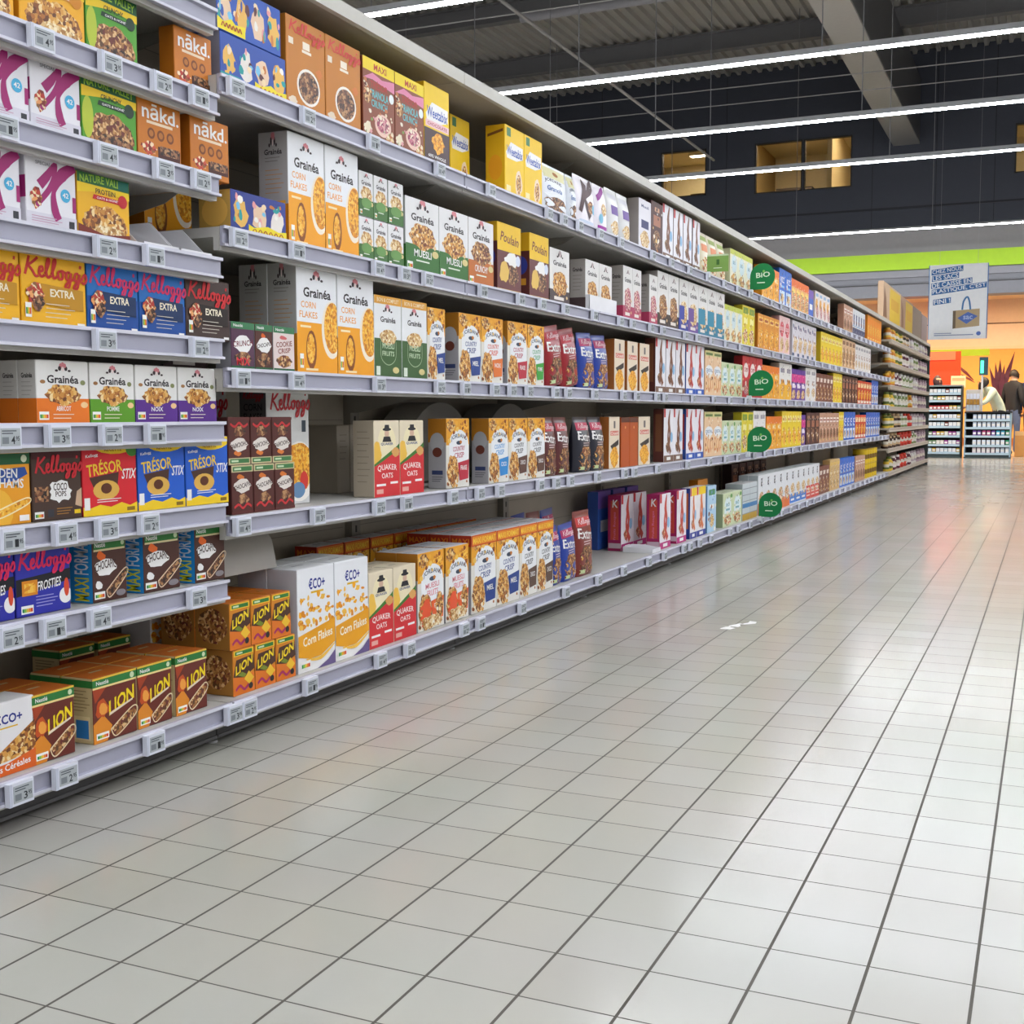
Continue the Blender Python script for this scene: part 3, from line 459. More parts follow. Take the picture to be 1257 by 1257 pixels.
@design('po_r', 'dark red leaning cluster', 'pouch', .06, .245, 'pouch')
def _(A, S, a): return pouch(A, '#9a1a26', 'Extra', '#b82030', 'choc')
@design('po_b', 'blue and pink cluster', 'pouch', .06, .245, 'pouch')
def _(A, S, a): return pouch(A, '#1c3c9a', 'Extra', '#b0245c', 'nut')
@design('po_dr', 'brown cluster', 'pouch', .06, .243, 'pouch')
def _(A, S, a): return pouch(A, '#5c2426', 'Extra', '#b83440', 'choc')
@design('po_n', 'black and pink cluster', 'pouch', .07, .243, 'pouch')
def _(A, S, a): return pouch(A, '#1a1c2c', 'Extra', '#c02c50', 'nut')
@design('po_rb', 'red-brown cluster', 'pouch', .07, .29, 'pouch')
def _(A, S, a): return pouch(A, '#7a241c', 'Extra', '#c83430', 'choc')
@design('ecocorn', 'tall white and amber economy', depth=.1, h=.29)
def _(A, S, a):
    A.R(0, .0, 1, .5, WH); A.T('€CO+', .3, .79, .74, .9, '#1c2c8a'); A.R(.36, .75, .7, .77, '#e8b81c'); rd = random.Random(4)
    for i in range(40): A.E(rd.uniform(.05, .95), .44 + .3 * rd.random() ** 1.5, rd.uniform(.03, .09), rd.uniform(.015, .045), rd.choice(['#f0a818', '#e08c10', '#f4be48', 'flake']), n=9, jit=.4, seed=i)
    A.P([(0, .16), (.3, .12), (.6, .12), (1, .22), (1, .46), (0, .36)], '#eda414'); A.T('Corn Flakes', .12, .27, .92, .36, '#fdf4dc', rot=.06); A.S([(.2, .12), (.6, .1), (.98, .2)], [.02, .06, .02], '#f4c048', asp=a); score(A, .05, .03, .26, .08); A.P([(.5, 0), (1, 0), (1, .14), (.8, .06)], '#6a5a8a')
    return '#eceef2', '#c4c4cc', '#f2f4f6'
def lion(A):
    A.R(0, 0, 1, .42, '#e0761c'); A.R(.04, .86, .96, .98, '#f0c830'); A.R(.1, .88, .9, .96, '#2f7a34'); A.R(.16, .9, .44, .94, '#cfe0b8'); A.P([(0, .42), (.15, .78), (.95, .82), (1, .5), (.5, .36)], '#4a2a1c'); A.T('LION', .1, .54, .92, .74, '#f6d61c', rot=.25, shear=.3); A.P([(.5, .32), (.72, .48), (.96, .3), (.74, .18)], '#f0c030'); A.P([(.2, .44), (.5, .36), (.6, .42), (.4, .5)], '#7a8a2c'); A.S([(.1, .12), (.3, .2), (.5, .1), (.7, .18)], .06, '#a82860'); A.E(.8, .14, .1, .07, '#2c2420')
@design('lion6u', 'amber lion, stacked on another', 'cereal pack', .11, .12)
def _(A, S, a): lion(A); S.E(.5, .5, .44, .4, 'nut', n=20, jit=.1); return '#d8841c', '#a87434', '#c86c1c'
@design('lion6l', 'amber lion, carrying another', 'cereal pack', .11, .118)
def _(A, S, a): lion(A); S.E(.5, .5, .44, .4, 'nut', n=20, jit=.1); return '#d8841c', '#a87434', '#c86c1c'

def vert(s, t, x0, y0, x1, y1, c):
    vs, fs = text_mesh(t)
    s._add([(x1 - v * (x1 - x0), y0 + u * (y1 - y0)) for u, v in vs], fs, c)
Art.vert = vert

# ---------------------------------------------------------------- object helpers
def tag(o, label=None, cat=None, group=None, kind=None):
    for k, v in (('label', label), ('category', cat), ('group', group), ('kind', kind)):
        if v: o[k] = v
    return o
def link(name, me, parent=None, loc=(0, 0, 0), rot=(0, 0, 0)):
    o = bpy.data.objects.new(name, me); COL.objects.link(o)
    o.location = loc; o.rotation_euler = rot
    if parent: o.parent = parent
    return o
def empty(name, loc=(0, 0, 0), rot=(0, 0, 0)):
    o = bpy.data.objects.new(name, None); COL.objects.link(o); o.location = loc; o.rotation_euler = rot; o.empty_display_size = .05
    return o
class MB:
    """collects boxes, tubes and prisms into one mesh"""
    def __init__(s): s.v = []; s.f = []; s.m = []; s.mats = []; s.sm = []
    def mi(s, c):
        m = mat_of(c)
        if m not in s.mats: s.mats.append(m)
        return s.mats.index(m)
    def add(s, vs, fs, c, smooth=False):
        b = len(s.v); k = s.mi(c); s.v += [tuple(v) for v in vs]
        for f in fs: s.f.append(tuple(b + i for i in f)); s.m.append(k); s.sm.append(smooth)
        return s
    def box(s, x0, y0, z0, x1, y1, z1, c):
        return s.add([(x0, y0, z0), (x1, y0, z0), (x1, y1, z0), (x0, y1, z0), (x0, y0, z1), (x1, y0, z1), (x1, y1, z1), (x0, y1, z1)],
                     [(0, 3, 2, 1), (4, 5, 6, 7), (0, 1, 5, 4), (1, 2, 6, 5), (2, 3, 7, 6), (3, 0, 4, 7)], c)
    def prism(s, pts, axis, a, b, c):
        """polygon pts in the two other axes, extruded along axis from a to b"""
        mk = {'x': lambda p, q: (q, p[0], p[1]), 'y': lambda p, q: (p[0], q, p[1]), 'z': lambda p, q: (p[0], p[1], q)}[axis]
        n = len(pts); vs = [mk(p, a) for p in pts] + [mk(p, b) for p in pts]
        return s.add(vs, [tuple(range(n - 1, -1, -1)), tuple(range(n, 2 * n))] + [(i, (i + 1) % n, n + (i + 1) % n, n + i) for i in range(n)], c)
    def tube(s, p, q, r, c, n=10, r2=None):
        p = Vector(p); q = Vector(q); d = (q - p).normalized(); u = d.orthogonal().normalized(); w = d.cross(u); r2 = r if r2 is None else r2
        vs = [p + (u * math.cos(2 * PI * i / n) + w * math.sin(2 * PI * i / n)) * r for i in range(n)] + [q + (u * math.cos(2 * PI * i / n) + w * math.sin(2 * PI * i / n)) * r2 for i in range(n)]
        s.add(vs, [(i, (i + 1) % n, n + (i + 1) % n, n + i) for i in range(n)], c, True)
        return s.add(vs, [tuple(range(n - 1, -1, -1)), tuple(range(n, 2 * n))], c)
    def lathe(s, prof, c, n=14, cx=0, cy=0, z=0):
        for (r0, z0, c0), (r1, z1, _) in zip(prof, prof[1:]):
            vs = [(cx + r0 * math.cos(2 * PI * i / n), cy + r0 * math.sin(2 * PI * i / n), z + z0) for i in range(n)] + [(cx + r1 * math.cos(2 * PI * i / n), cy + r1 * math.sin(2 * PI * i / n), z + z1) for i in range(n)]
            s.add(vs, [(i, (i + 1) % n, n + (i + 1) % n, n + i) for i in range(n)], c0 or c, True)
        return s
    def mesh(s, name):
        me = bpy.data.meshes.new(name); me.from_pydata(s.v, [], s.f)
        for m in s.mats: me.materials.append(m)
        me.polygons.foreach_set('material_index', s.m); me.polygons.foreach_set('use_smooth', s.sm); me.update()
        return me
    def build(s, name, parent=None, loc=(0, 0, 0), rot=(0, 0, 0)):
        return link(name, s.mesh(name), parent, loc, rot)
    def art(s, A):
        b = len(s.v); s.v += A.v
        for f, k in zip(A.f, A.m): s.f.append(tuple(b + i for i in f)); s.m.append(s.mi(A.mats[k])); s.sm.append(False)

BUSY = set('or or2 bl wo pk wn ob pw gw ye bb wh red wy pp br orr be yb lb wor wbl wre biob bio bread dk'.split())
MESH = {}
def product_mesh(key, w, h):
    k = (key, round(w, 2), round(h, 2))
    if k in MESH: return MESH[k]
    d = D[key]; dp = d['depth']; mb = MB()
    if d['kind'] == 'box':
        fm = lambda u, v, l: (l, (u - .5) * w, v * h)
        fs = lambda u, v, l: (-dp + u * dp, -w / 2 - l, v * h)
        A = Art(fm); S = Art(fs); cf, cs, ct = d['fn'](A, S, w / h)
        if key in BUSY: specks(A, 14, .02, .04, .98, .62, [cs, '#f4ead8', '#a86428', ct, '#6a3418', '#e8c070'], len(key) + ord(key[0]), .06); specks(A, 6, .05, .66, .95, .98, ['#f8f4ec', cs, '#5a4a44'], 3, .045)
        e = .0016; # carton with softened edges
        X = (-dp, -dp + e, -e, 0); Y = (-w / 2, -w / 2 + e, w / 2 - e, w / 2); Z = (0, e, h - e, h)
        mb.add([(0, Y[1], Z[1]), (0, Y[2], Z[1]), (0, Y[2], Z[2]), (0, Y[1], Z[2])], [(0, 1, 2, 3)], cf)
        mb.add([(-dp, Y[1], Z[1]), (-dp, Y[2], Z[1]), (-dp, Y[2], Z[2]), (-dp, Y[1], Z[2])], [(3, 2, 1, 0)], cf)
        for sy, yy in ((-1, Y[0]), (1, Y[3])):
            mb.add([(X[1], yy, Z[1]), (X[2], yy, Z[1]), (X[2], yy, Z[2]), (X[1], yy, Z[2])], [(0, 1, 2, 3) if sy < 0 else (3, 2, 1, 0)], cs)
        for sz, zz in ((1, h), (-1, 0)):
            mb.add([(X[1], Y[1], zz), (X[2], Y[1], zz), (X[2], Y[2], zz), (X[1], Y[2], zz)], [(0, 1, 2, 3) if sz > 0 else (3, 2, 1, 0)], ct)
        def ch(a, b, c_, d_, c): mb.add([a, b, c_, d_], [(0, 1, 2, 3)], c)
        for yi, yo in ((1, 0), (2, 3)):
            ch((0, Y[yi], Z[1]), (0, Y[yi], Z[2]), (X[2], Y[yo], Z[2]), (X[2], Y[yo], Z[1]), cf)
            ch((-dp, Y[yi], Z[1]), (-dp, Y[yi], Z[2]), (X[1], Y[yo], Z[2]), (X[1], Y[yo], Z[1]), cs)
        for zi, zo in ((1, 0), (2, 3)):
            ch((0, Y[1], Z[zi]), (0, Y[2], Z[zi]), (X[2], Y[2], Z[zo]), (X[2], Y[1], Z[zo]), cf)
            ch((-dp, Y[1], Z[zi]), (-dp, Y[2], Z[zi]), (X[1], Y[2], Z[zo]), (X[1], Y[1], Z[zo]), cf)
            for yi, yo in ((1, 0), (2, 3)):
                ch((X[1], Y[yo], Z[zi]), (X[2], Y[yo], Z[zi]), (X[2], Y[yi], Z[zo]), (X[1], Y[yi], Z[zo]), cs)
        # overlapping top flap with its tuck tab
        mb.box(-dp * .56, Y[1] + .002, h, -.002, Y[2] - .002, h + .0005, ct)
        mb.box(-dp * .66, -w * .14, h, -dp * .56, w * .14, h + .0005, cs)
        mb.art(A); mb.art(S)
    else:
        lv = [(0, .8), (.05, .98), (.2, 1), (.5, .96), (.7, .78), (.84, .42), (.93, .1), (.965, .05), (1, .05)]
        def dep(v):
            for (a, p), (b, q) in zip(lv, lv[1:]):
                if v <= b: return dp * (p + (q - p) * (v - a) / (b - a))
            return dp * .05
        def xf(u, v):
            t = abs(2 * u - 1); k = (max(0, 1 - t ** 4)) ** .5
            return -dp / 2 + dep(v) / 2 * k
        wd = lambda v: w * (.97 + .03 * min(1, abs(v - .5) * 2))
        fm = lambda u, v, l: (xf(min(max(u, .01), .99), v) + l + .0012, (u - .5) * wd(v) * .97, v * h)
        A = Art(fm, True); S = Art(fm, True); cf, cs, ct = d['fn'](A, S, w / h)
        us = [0, .02, .08, .2, .35, .5, .65, .8, .92, .98, 1]; vv = [0, .03, .05, .12, .2, .35, .5, .6, .7, .78, .84, .89, .93, .965, 1]; n = len(us)
        f = [(xf(u, v), (u - .5) * wd(v), v * h) for v in vv for u in us]; bk = [(-dp - xf(u, v), (u - .5) * wd(v), v * h) for v in vv for u in us]
        q = [(j * n + i, j * n + i + 1, (j + 1) * n + i + 1, (j + 1) * n + i) for j in range(len(vv) - 1) for i in range(n - 1)]
        o = len(f); foil = M(cf, .28, 0, 0, .6); side = M(cs, .28, 0, 0, .6)
        mb.add(f + bk, q, foil, True); mb.add(bk, [tuple(reversed(x)) for x in q], side, True)
        mb.add([f[i] for i in range(n)] + [bk[i] for i in range(n)], [(i, n + i, n + i + 1, i + 1) for i in range(n - 1)], side)
        mb.art(A)
    MESH[k] = mb.mesh(d['noun'].replace(' ', '_'))
    return MESH[k]

ORD = ('first second third fourth fifth sixth seventh eighth ninth tenth eleventh twelfth thirteenth fourteenth fifteenth sixteenth seventeenth eighteenth nineteenth twentieth').split()
def ordw(i):
    if i < 20: return ORD[i]
    t = ('twenty', 'thirty', 'forty', 'fifty', 'sixty', 'seventy', 'eighty', 'ninety')[(i + 1) // 10 - 2]
    if (i + 1) % 10 == 0: return t[:-1] + 'ieth'
    return t + '-' + ORD[(i + 1) % 10 - 1]
NUM = 'one two three four five six seven eight nine ten eleven twelve thirteen fourteen fifteen sixteen seventeen eighteen nineteen twenty'.split()
numw = lambda n: NUM[n - 1] if n <= 20 else str(n)
SHELF = {'I': 'bottom near-bay shelf', 'H': 'second near-bay shelf up', 'G': 'third near-bay shelf up', 'F': 'fourth near-bay shelf up', 'E': 'fifth near-bay shelf up', 'D': 'sixth near-bay shelf up', 'C': 'seventh near-bay shelf up', 'B': 'eighth near-bay shelf up', 'A': 'topmost near-bay shelf',
 '1': 'long bottom shelf', '2': 'long second shelf up', '3': 'long third shelf up', '4': 'long fourth shelf up', '5': 'long fifth shelf up'}
DZ = {'I': .11, 'H': .42, 'G': .61, 'F': .81, 'E': 1.01, 'D': 1.205, 'C': 1.40, 'B': 1.59, 'A': 1.79, '1': .11, '2': .575, '3': .942, '4': 1.285, '5': 1.645}
ROWS = {
'B':[('nv_honey',1.65,1.81,1,0),('nv_honey',1.82,2.00,1,0),('nv_green',2.00,2.16,1,0),('nakd',2.28,2.42,1,0.140)],
'C':[('kbar',1.70,1.84,1,0),('kbar',1.84,1.98,1,0.149),('nv_green',1.98,2.15,1,0.141),('nakd',2.15,2.30,1,0.135),('nakd',2.33,2.48,1,0.153)],
'D':[('kbar',1.68,1.81,1,0),('kbar',1.82,1.96,1,0.128),('nv_protein',1.96,2.12,1,0.130)],
'E':[('ex_y',1.65,1.80,1,0),('ex_y',1.80,1.98,1,0.133),('ex_b',1.98,2.30,2,0.135),('ex_c',2.30,2.47,1,0.139)],
'F':[('gb_abricot',1.83,1.98,1,0.128),('gb_pomme',1.98,2.12,1,0.130),('gb_noix',2.12,2.41,2,0.132)],
'G':[('grahams',1.68,1.81,1,0.146),('coco',1.81,1.95,1,0.142),('tresor_r',1.95,2.12,1,0.164),('tresor_b',2.12,2.45,2,0.166)],
'H':[('frosties',1.63,1.76,1,0.140),('frosties',1.76,1.91,1,0.138),('chocbar',1.97,2.08,1,0.146),('chocbar',2.13,2.26,1,0.144),('chocbar',2.31,2.43,1,0.143)],
'I':[('ecobar',1.65,1.80,1,0.148),('lionbar',1.79,1.91,1,0.162),('lionbar',1.96,2.10,1,0.144),('lionbar',2.10,2.22,1,0.141),('lionbar',2.23,2.35,1,0.143)],
'5':[('toon',2.45,2.73,1,0.103),('toonU',2.44,2.71,1,0.212),('kel_tall',2.73,3.11,2,0.243),('maxi',3.12,3.50,2,0.238),('weeta_choc',3.50,3.68,1,0.268),('weeta',3.91,4.07,1,0.239,-0.15),('weeta',4.13,4.49,2,0.266),('jpouch',4.50,4.80,1,0.195),('jpouch',4.80,4.89,1,0),('kpouch',4.89,5.13,1,0.221),('kpouch_p',5.13,5.29,1,0),('wpouch',5.29,5.62,2,0.232),('wbox',5.72,5.92,1,0.261),('dk',5.92,6.12,1,0.235),('kch',6.12,6.31,1,0.246),('kch',6.32,6.50,1,0.244),('kch',6.51,6.68,1,0.306),('kch',6.70,6.85,1,0.310),('biop',6.87,7.49,3,0.271),('biob',7.57,8.19,3,0.228),('or',8.49,9.07,3,0.237),('bl',9.07,9.54,2,0.308),('or2',9.54,10.27,4,0.248),('blp',10.27,10.49,1,0),('wo',10.57,11.33,4,0.258),('pk',12.14,12.72,3,0.278),('wn',12.72,13.61,5,0.274),('or3',13.80,14.99,6,0.308)],
'4':[('toon4',2.48,2.72,1,0.118),('gcorn',2.73,2.91,1,0.310),('gcorn',2.91,3.09,1,0.309),('gsm',3.09,3.26,2,0.276),('gsm',3.26,3.36,1,0),('muesli_g',3.37,3.60,1,0.230),('muesli_g',3.60,3.82,1,0.242),('muesli_b',3.82,4.03,1,0),('poulain',4.06,4.28,1,0.250),('poulain',4.36,4.56,1,0.270),('gchoc',4.57,4.79,1,0.217),('gchoc',4.98,5.33,2,0.251),('gpink',5.49,5.77,2,0.256),('gpink',5.90,6.04,1,0),('gbrown',6.04,6.43,2,0.296),('gblue',6.44,6.62,1,0.325),('gpurple',6.62,6.83,1,0),('gteal',6.83,7.44,3,0),('biob',7.44,7.92,3,0.243),('yb',7.92,8.28,2,0.305),('ob',8.38,9.10,4,0.254),('pw',9.10,9.50,2,0.322),('gw',9.60,10.65,5,0.292),('ye',10.89,12.08,6,0.263),('bb',12.08,12.94,4,0.312),('wh',12.94,14.12,6,0.295)],
'3':[('crunch',2.47,2.57,1,0.122),('crunch2',2.57,2.65,1,0),('crunch3',2.65,2.75,1,0),('gcorn',2.76,3.17,2,0.282),('mg_s',3.17,3.51,2,0.252),('j_navy',3.51,3.64,1,0.234),('j_navy',3.74,3.92,1,0.238),('j_or',3.92,4.11,1,0),('j_red',4.15,4.34,1,0),('j_green',4.34,4.51,1,0.247),('po_r',4.57,4.93,2,0.243),('po_b',4.95,5.32,2,0.240),('thin',5.37,5.52,1,0.243),('thin',5.56,5.72,1,0),('thin',5.75,5.91,1,0),('kch',6.01,6.57,3,0.237),('kred',6.59,6.97,2,0.303),('bread',6.99,7.38,2,0.267),('bio',7.38,7.94,3,0.210),('red',7.94,8.54,3,0.291),('or',8.54,9.13,3,0.239),('wy',9.13,9.60,2,0.291),('pp',9.60,10.19,3,0.253),('wh',10.19,10.68,2,0.293),('br',10.68,11.59,5,0.248),('ye',11.59,12.12,3,0.299),('dk',12.12,13.16,5,0),('orr',13.16,14.25,5,0.249),('bl',14.25,14.82,3,0)],
'2':[('kcorn',2.71,2.918,1,0,-.105),('choc6u',2.45,2.73,3,0.248),('choc6l',2.46,2.74,3,0.127),('plain',3.29,3.45,2,0.216,-0.25),('quaker',3.16,3.48,2,0.223),('j_red',3.64,3.82,1,0.240),('j_lb',3.98,4.16,1,0.242),('j_br',4.16,4.52,2,0),('po_dr',4.52,4.82,2,0.241),('po_n',4.91,5.27,2,0.240),('thin',5.30,5.45,1,0.243),('ora',5.47,5.73,2,0),('thin',5.74,5.93,1,0),('kch',6.17,6.53,2,0.315),('kred',6.60,6.97,2,0.319),('bread',6.99,7.41,2,0.274),('bio',7.41,7.94,3,0.219),('yb',7.94,8.28,2,0),('wh',8.28,8.67,2,0.277),('or',8.70,9.25,3,0.243),('ye',9.25,10.04,4,0.310),('pp',10.04,10.22,1,0),('dk',10.26,10.89,3,0.316),('pk',10.89,11.97,6,0.320),('ye',11.97,12.27,2,0),('bl',12.27,13.04,4,0.263),('orr',13.04,13.84,4,0),('bl',13.84,15.03,6,0.273)],
'1':[('lion6u',2.44,2.71,3,0.242),('lion6l',2.45,2.73,3,0.116),('ecocorn',2.74,3.12,2,0.290),('quaker',3.12,3.42,2,0.243),('j_mus',3.43,3.62,1,0.261),('j_mus',3.63,3.81,1,0.269),('jm_navy',3.83,4.26,2,0.287),('jm_br',4.26,4.61,2,0.280),('po_b',4.61,4.73,1,0.276),('po_b',4.74,4.91,1,0),('po_rb',4.91,5.12,1,0.293),('kmag',5.96,6.16,1,0.315,-0.2),('kmag',6.16,6.39,1,0,-0.2),('kmag',6.11,6.31,1,0.306),('kmag',6.43,6.62,1,0.295),('kby',6.70,6.84,1,0),('kby',6.84,7.04,1,0.299),('lb',7.08,7.29,1,0.288),('bio',7.46,7.97,2,0.231),('wstack',7.99,8.43,2,0),('wor',8.46,9.13,3,0.288),('wor',9.13,9.60,2,0),('wbl',9.60,10.30,3,0),('wre',10.30,10.93,3,0.291),('br',10.93,11.46,3,0.330),('be',11.50,12.08,3,0.314),('bl',12.08,13.05,5,0.330),('pk',13.11,13.84,4,0)],
}
TAGS = {
'B':[1.83,2.02,2.18,2.31],
'C':[1.73,2.00,2.18,2.31],
'D':[1.99,2.14],
'E':[1.98,2.29],
'F':[1.71,1.84,1.99,2.13],
'G':[1.71,1.85,1.97,2.10],
'H':[1.70,1.81,1.94,2.26],
'I':[1.71,1.83,2.10],
'5':[2.45,2.76,3.10,3.52,3.91,4.45,4.61,4.79,5.04,5.32,5.81,6.13,6.48,6.87,7.25,7.60,7.94],
'4':[2.45,2.70,3.12,3.28,3.43,3.84,4.17,4.38,4.63,4.97,5.32,5.50,5.79,5.99,6.41,6.66,6.96,7.31,7.69],
'3':[2.45,2.69,3.12,3.51,3.70,3.94,4.09,4.25,4.52,4.66,4.98,5.37,5.57,5.90,6.04,6.58,7.03,7.43,7.87],
'2':[2.44,2.78,3.11,3.28,3.60,3.81,3.98,4.36,4.53,4.69,5.02,5.39,5.54,5.92,6.48,6.95,7.34,7.66,8.13],
'1':[2.39,2.45,2.73,3.11,3.29,3.68,3.81,4.18,4.64,5.04,5.39,5.78,6.05,6.42,6.55,6.75,7.01,7.47,7.69,8.04,8.41],
}
RANKS = {('I', 'lionbar'): 2, ('F', 'gb_abricot'): 3, ('1', 'ecocorn'): 2, ('1', 'quaker'): 2, ('1', 'j_mus'): 2, ('1', 'jm_navy'): 3, ('1', 'jm_br'): 3, ('1', 'lion6u'): 2, ('1', 'lion6l'): 2, ('3', 'gcorn'): 2, ('1', 'bio'): 2, ('1', 'wor'): 2, ('1', 'wbl'): 2, ('1', 'wre'): 2, ('3', 'j_navy'): 2}
LEAN = {'po_r': .12, 'po_b': .05}
placed = []                                        # every packet: (shelf, design, behind?, object)
def put(s, key, y0, y1, h, x, behind=False, z=None, rz=0):
    w = y1 - y0 - .004; d = D[key]
    me = product_mesh(key, w, h); x = -.035 if x == -.03 else x; t = LEAN.get(key, 0)
    o = link(d['noun'].replace(' ', '_'), me, None, (x, (y0 + y1) / 2, (DZ[s] if z is None else z) + .0008 + (w / 2 * math.sin(t))), (t, 0, rz))
    placed.append((s, key, behind, o)); return o
for s, row in ROWS.items():
    first_h = {}
    for it in row:
        if it[4]: first_h.setdefault(it[0], it[4])
    for it in row:
        key, y0, y1, n, h = it[:5]; x = it[5] if len(it) > 5 else -.03
        h = D[key]['h']
        if key in ('toonU', 'choc6u', 'lion6u'): z = DZ[s] + D[{'toonU': 'toon', 'choc6u': 'choc6l', 'lion6u': 'lion6l'}[key]]['h'] + .002
        else: z = None
        st = (y1 - y0) / n
        for i in range(n):
            for r in range(RANKS.get((s, key), 1)):
                put(s, key, y0 + st * i, y0 + st * (i + 1), h, x - r * (D[key]['depth'] + .006), r > 0, z)
            if key == 'gsm': put(s, key, y0 + st * i + .002, y0 + st * (i + 1) - .002, h, x - .004, False, DZ[s] + h + .002)
# packets that stand deep in the shelf and show between the front ones
for y in (3.30, 3.47, 3.64): put('1', 'jm_br', y, y + .165, .285, -.34, True)
for y in (3.81, 3.985, 4.16, 4.33): put('1', 'jm_navy', y, y + .17, .285, -.34, True)
for i, y in enumerate((4.62, 4.78, 4.94)): put('1', ('po_b', 'po_rb', 'po_b')[i], y, y + .15, .29, -.2, True)
for y in (2.17, 2.30): put('I', 'lionbar', y, y + .125, .145, -.34, True)
for y in (2.44, 2.60): put('1', 'ecocorn', y, y + .155, .29, -.29, True)
put('2', 'kcorn', 2.50, 2.69, .33, -.22, True)
put('4', 'gcorn', 2.47, 2.66, .3, -.3, True)
put('3', 'gchoc', 2.47, 2.65, .225, -.25, True)
for y in (1.92, 2.08, 2.24): put('D', 'nakd', y, y + .15, .14, -.38, True)
for y in (5.96, 6.2, 6.44): put('1', 'blp', y, y + .2, .31, -.33, True)
for y in (9.0, 9.25, 9.5, 9.75, 10.0): put('1', 'dk', y, y + .22, .34, -.36, True)
put('5', 'weeta', 3.745, 3.905, .26, -.24, True)
put('1', 'or3', 7.46, 7.7, .3, -.2, True)
# labels, each naming one packet
from collections import defaultdict
cnt = defaultdict(list)
for s, key, bh, o in placed: cnt[(s, D[key]['look'], D[key]['noun'], bh)].append(o)
for (s, look, noun, bh), os_ in cnt.items():
    os_.sort(key=lambda o: (round(o.location.y, 2), -o.location.x)); n = len(os_)
    for i, o in enumerate(os_):
        where = ('behind others, ' if bh else '') + ('' if n == 1 else ('%s of %s, ' % (ordw(i), numw(n))))
        tag(o, '%s %s, %s%s' % (look, noun, where, SHELF[s]), noun, '%s %ss on the %s' % (look, noun, SHELF[s]) if n > 1 else None)

# ---------------------------------------------------------------- gondola bays
BAY = 1.33; Y0 = 1.07
RAIL = '#a6a6b6'; RAILW = '#d2d2de'; STEEL = '#b9b7b2'; BACK = '#b3aa9b'
BACKX = -.5
def bracket_pts(zt): return [(BACKX + .02, zt - .005), (BACKX + .02, zt - .085), (BACKX + .06, zt - .085), (-.17, zt - .03), (-.12, zt - .005)]
def rail_mb(L, c1=RAIL, c2=RAILW):
    m = MB(); m.prism([(-.010, .002), (.003, .002), (.003, -.004), (-.004, -.007), (-.004, -.038), (.003, -.041), (.003, -.046), (-.010, -.046)], 'y', .004, L - .004, c1)
    m.box(.0, .004, -.0045, .0042, L - .004, .0028, c2); m.box(.0, .004, -.0462, .0042, L - .004, -.0405, c2)
    return m
_meshes = {}
def shelf_meshes(L, far):
    k = (L, far)
    if k in _meshes: return _meshes[k]
    c = '#b8ad9c' if far else STEEL
    d = MB(); d.box(BACKX + .02, .003, -.024, -.012, L - .003, 0, c); d.box(-.03, .003, -.056, -.012, L - .003, -.024, c)
    for i in range(10): d.box(-.40, .12 + i * .12, -.001, -.36, .125 + i * .12, .0003, '#77736c')
    b = MB(); b.prism(bracket_pts(-.02), 'y', .003, .006, '#9a968f')
    r = rail_mb(L, '#c2b8ab', '#d8d0c6') if far else rail_mb(L)
    _meshes[k] = (d.mesh('shelf'), b.mesh('shelf_bracket'), r.mesh('price_rail')); return _meshes[k]
BAYLOOK = ['near shelving bay full of cereal bar boxes', 'shelving bay with blue multipacks and tall corn flake boxes', 'shelving bay with oat cluster boxes and yellow wheat biscuits', 'shelving bay with blue pouches and a bare bottom shelf', 'shelving bay with magenta boxes on its bottom shelf', 'shelving bay with round green signs along its edge',
 'shelving bay starting just beyond the green signs', 'shelving bay with yellow boxes, second beyond the green signs', 'shelving bay with blue boxes, third beyond the green signs', 'shelving bay with pink boxes, fourth beyond the green signs', 'last cereal shelving bay before the jars', 'first shelving bay of jars and tins', 'second shelving bay of jars and tins', 'third shelving bay of jars', 'end shelving bay of jars by the checkouts']
for k in range(15):
    far = k >= 11; y = Y0 + BAY * k; t = empty('shelving_bay', (0, y, 0)); tag(t, BAYLOOK[k], 'shelving', 'shelving bays of the long aisle')
    zs = [DZ[s] for s in 'IHGFEDCBA'] if k == 0 else ([.10, .40, .66, .93, 1.20, 1.48, 1.77] if far else [DZ[s] for s in '12345'])
    m = MB(); m.box(BACKX - .02, .0005, .03, BACKX, BAY - .0005, 1.95, BACK)
    for i in range(14): m.box(BACKX, .01, .16 + .13 * i, BACKX + .0008, BAY - .01, .1625 + .13 * i, '#8d8577')
    m.build('back_panel', t)
    m = MB(); m.box(BACKX, .001, 0.0, BACKX + .03, .06, 1.95, '#9c968c')
    for i in range(36): m.box(BACKX + .03, .024, .1 + .05 * i, BACKX + .0304, .036, .125 + .05 * i, '#3a3835')
    m.build('upright_post', t)
    dm, bm_, rm = shelf_meshes(BAY, far)
    for i, z in enumerate(zs):
        sh = link('shelf', dm, t, (0, 0, z)); link('price_rail', rm, sh)
        if i:
            for yb in (0, BAY - .009): link('shelf_bracket', bm_, sh, (0, yb, 0))
    m = MB(); m.box(-.062, .002, .016, -.05, BAY - .002, .064, '#4b4a4b'); m.box(-.05, .002, .016, -.046, BAY - .002, .024, '#5c5b5c'); m.build('kick_plate', t)
    m = MB(); m.lathe([(.0, 0, None), (.016, 0, None), (.016, .006, None), (.006, .008, None), (.006, .02, None)], '#a8a8a8', cx=-.075, cy=-.02 + .03); m.build('foot', t)
    m = MB(); m.box(BACKX - .02, .002, 1.955, -.02, BAY - .002, 1.972, '#a0988a'); m.box(-.02, .002, 1.945, -.002, BAY - .002, 1.985, '#bdbbb3'); m.build('top_shelf', t)
    for yb in (.003, BAY - .006): MB().prism(bracket_pts(1.95), 'y', yb, yb + .003, '#9a968f').build('top_bracket', t)
YEND = Y0 + 15 * BAY
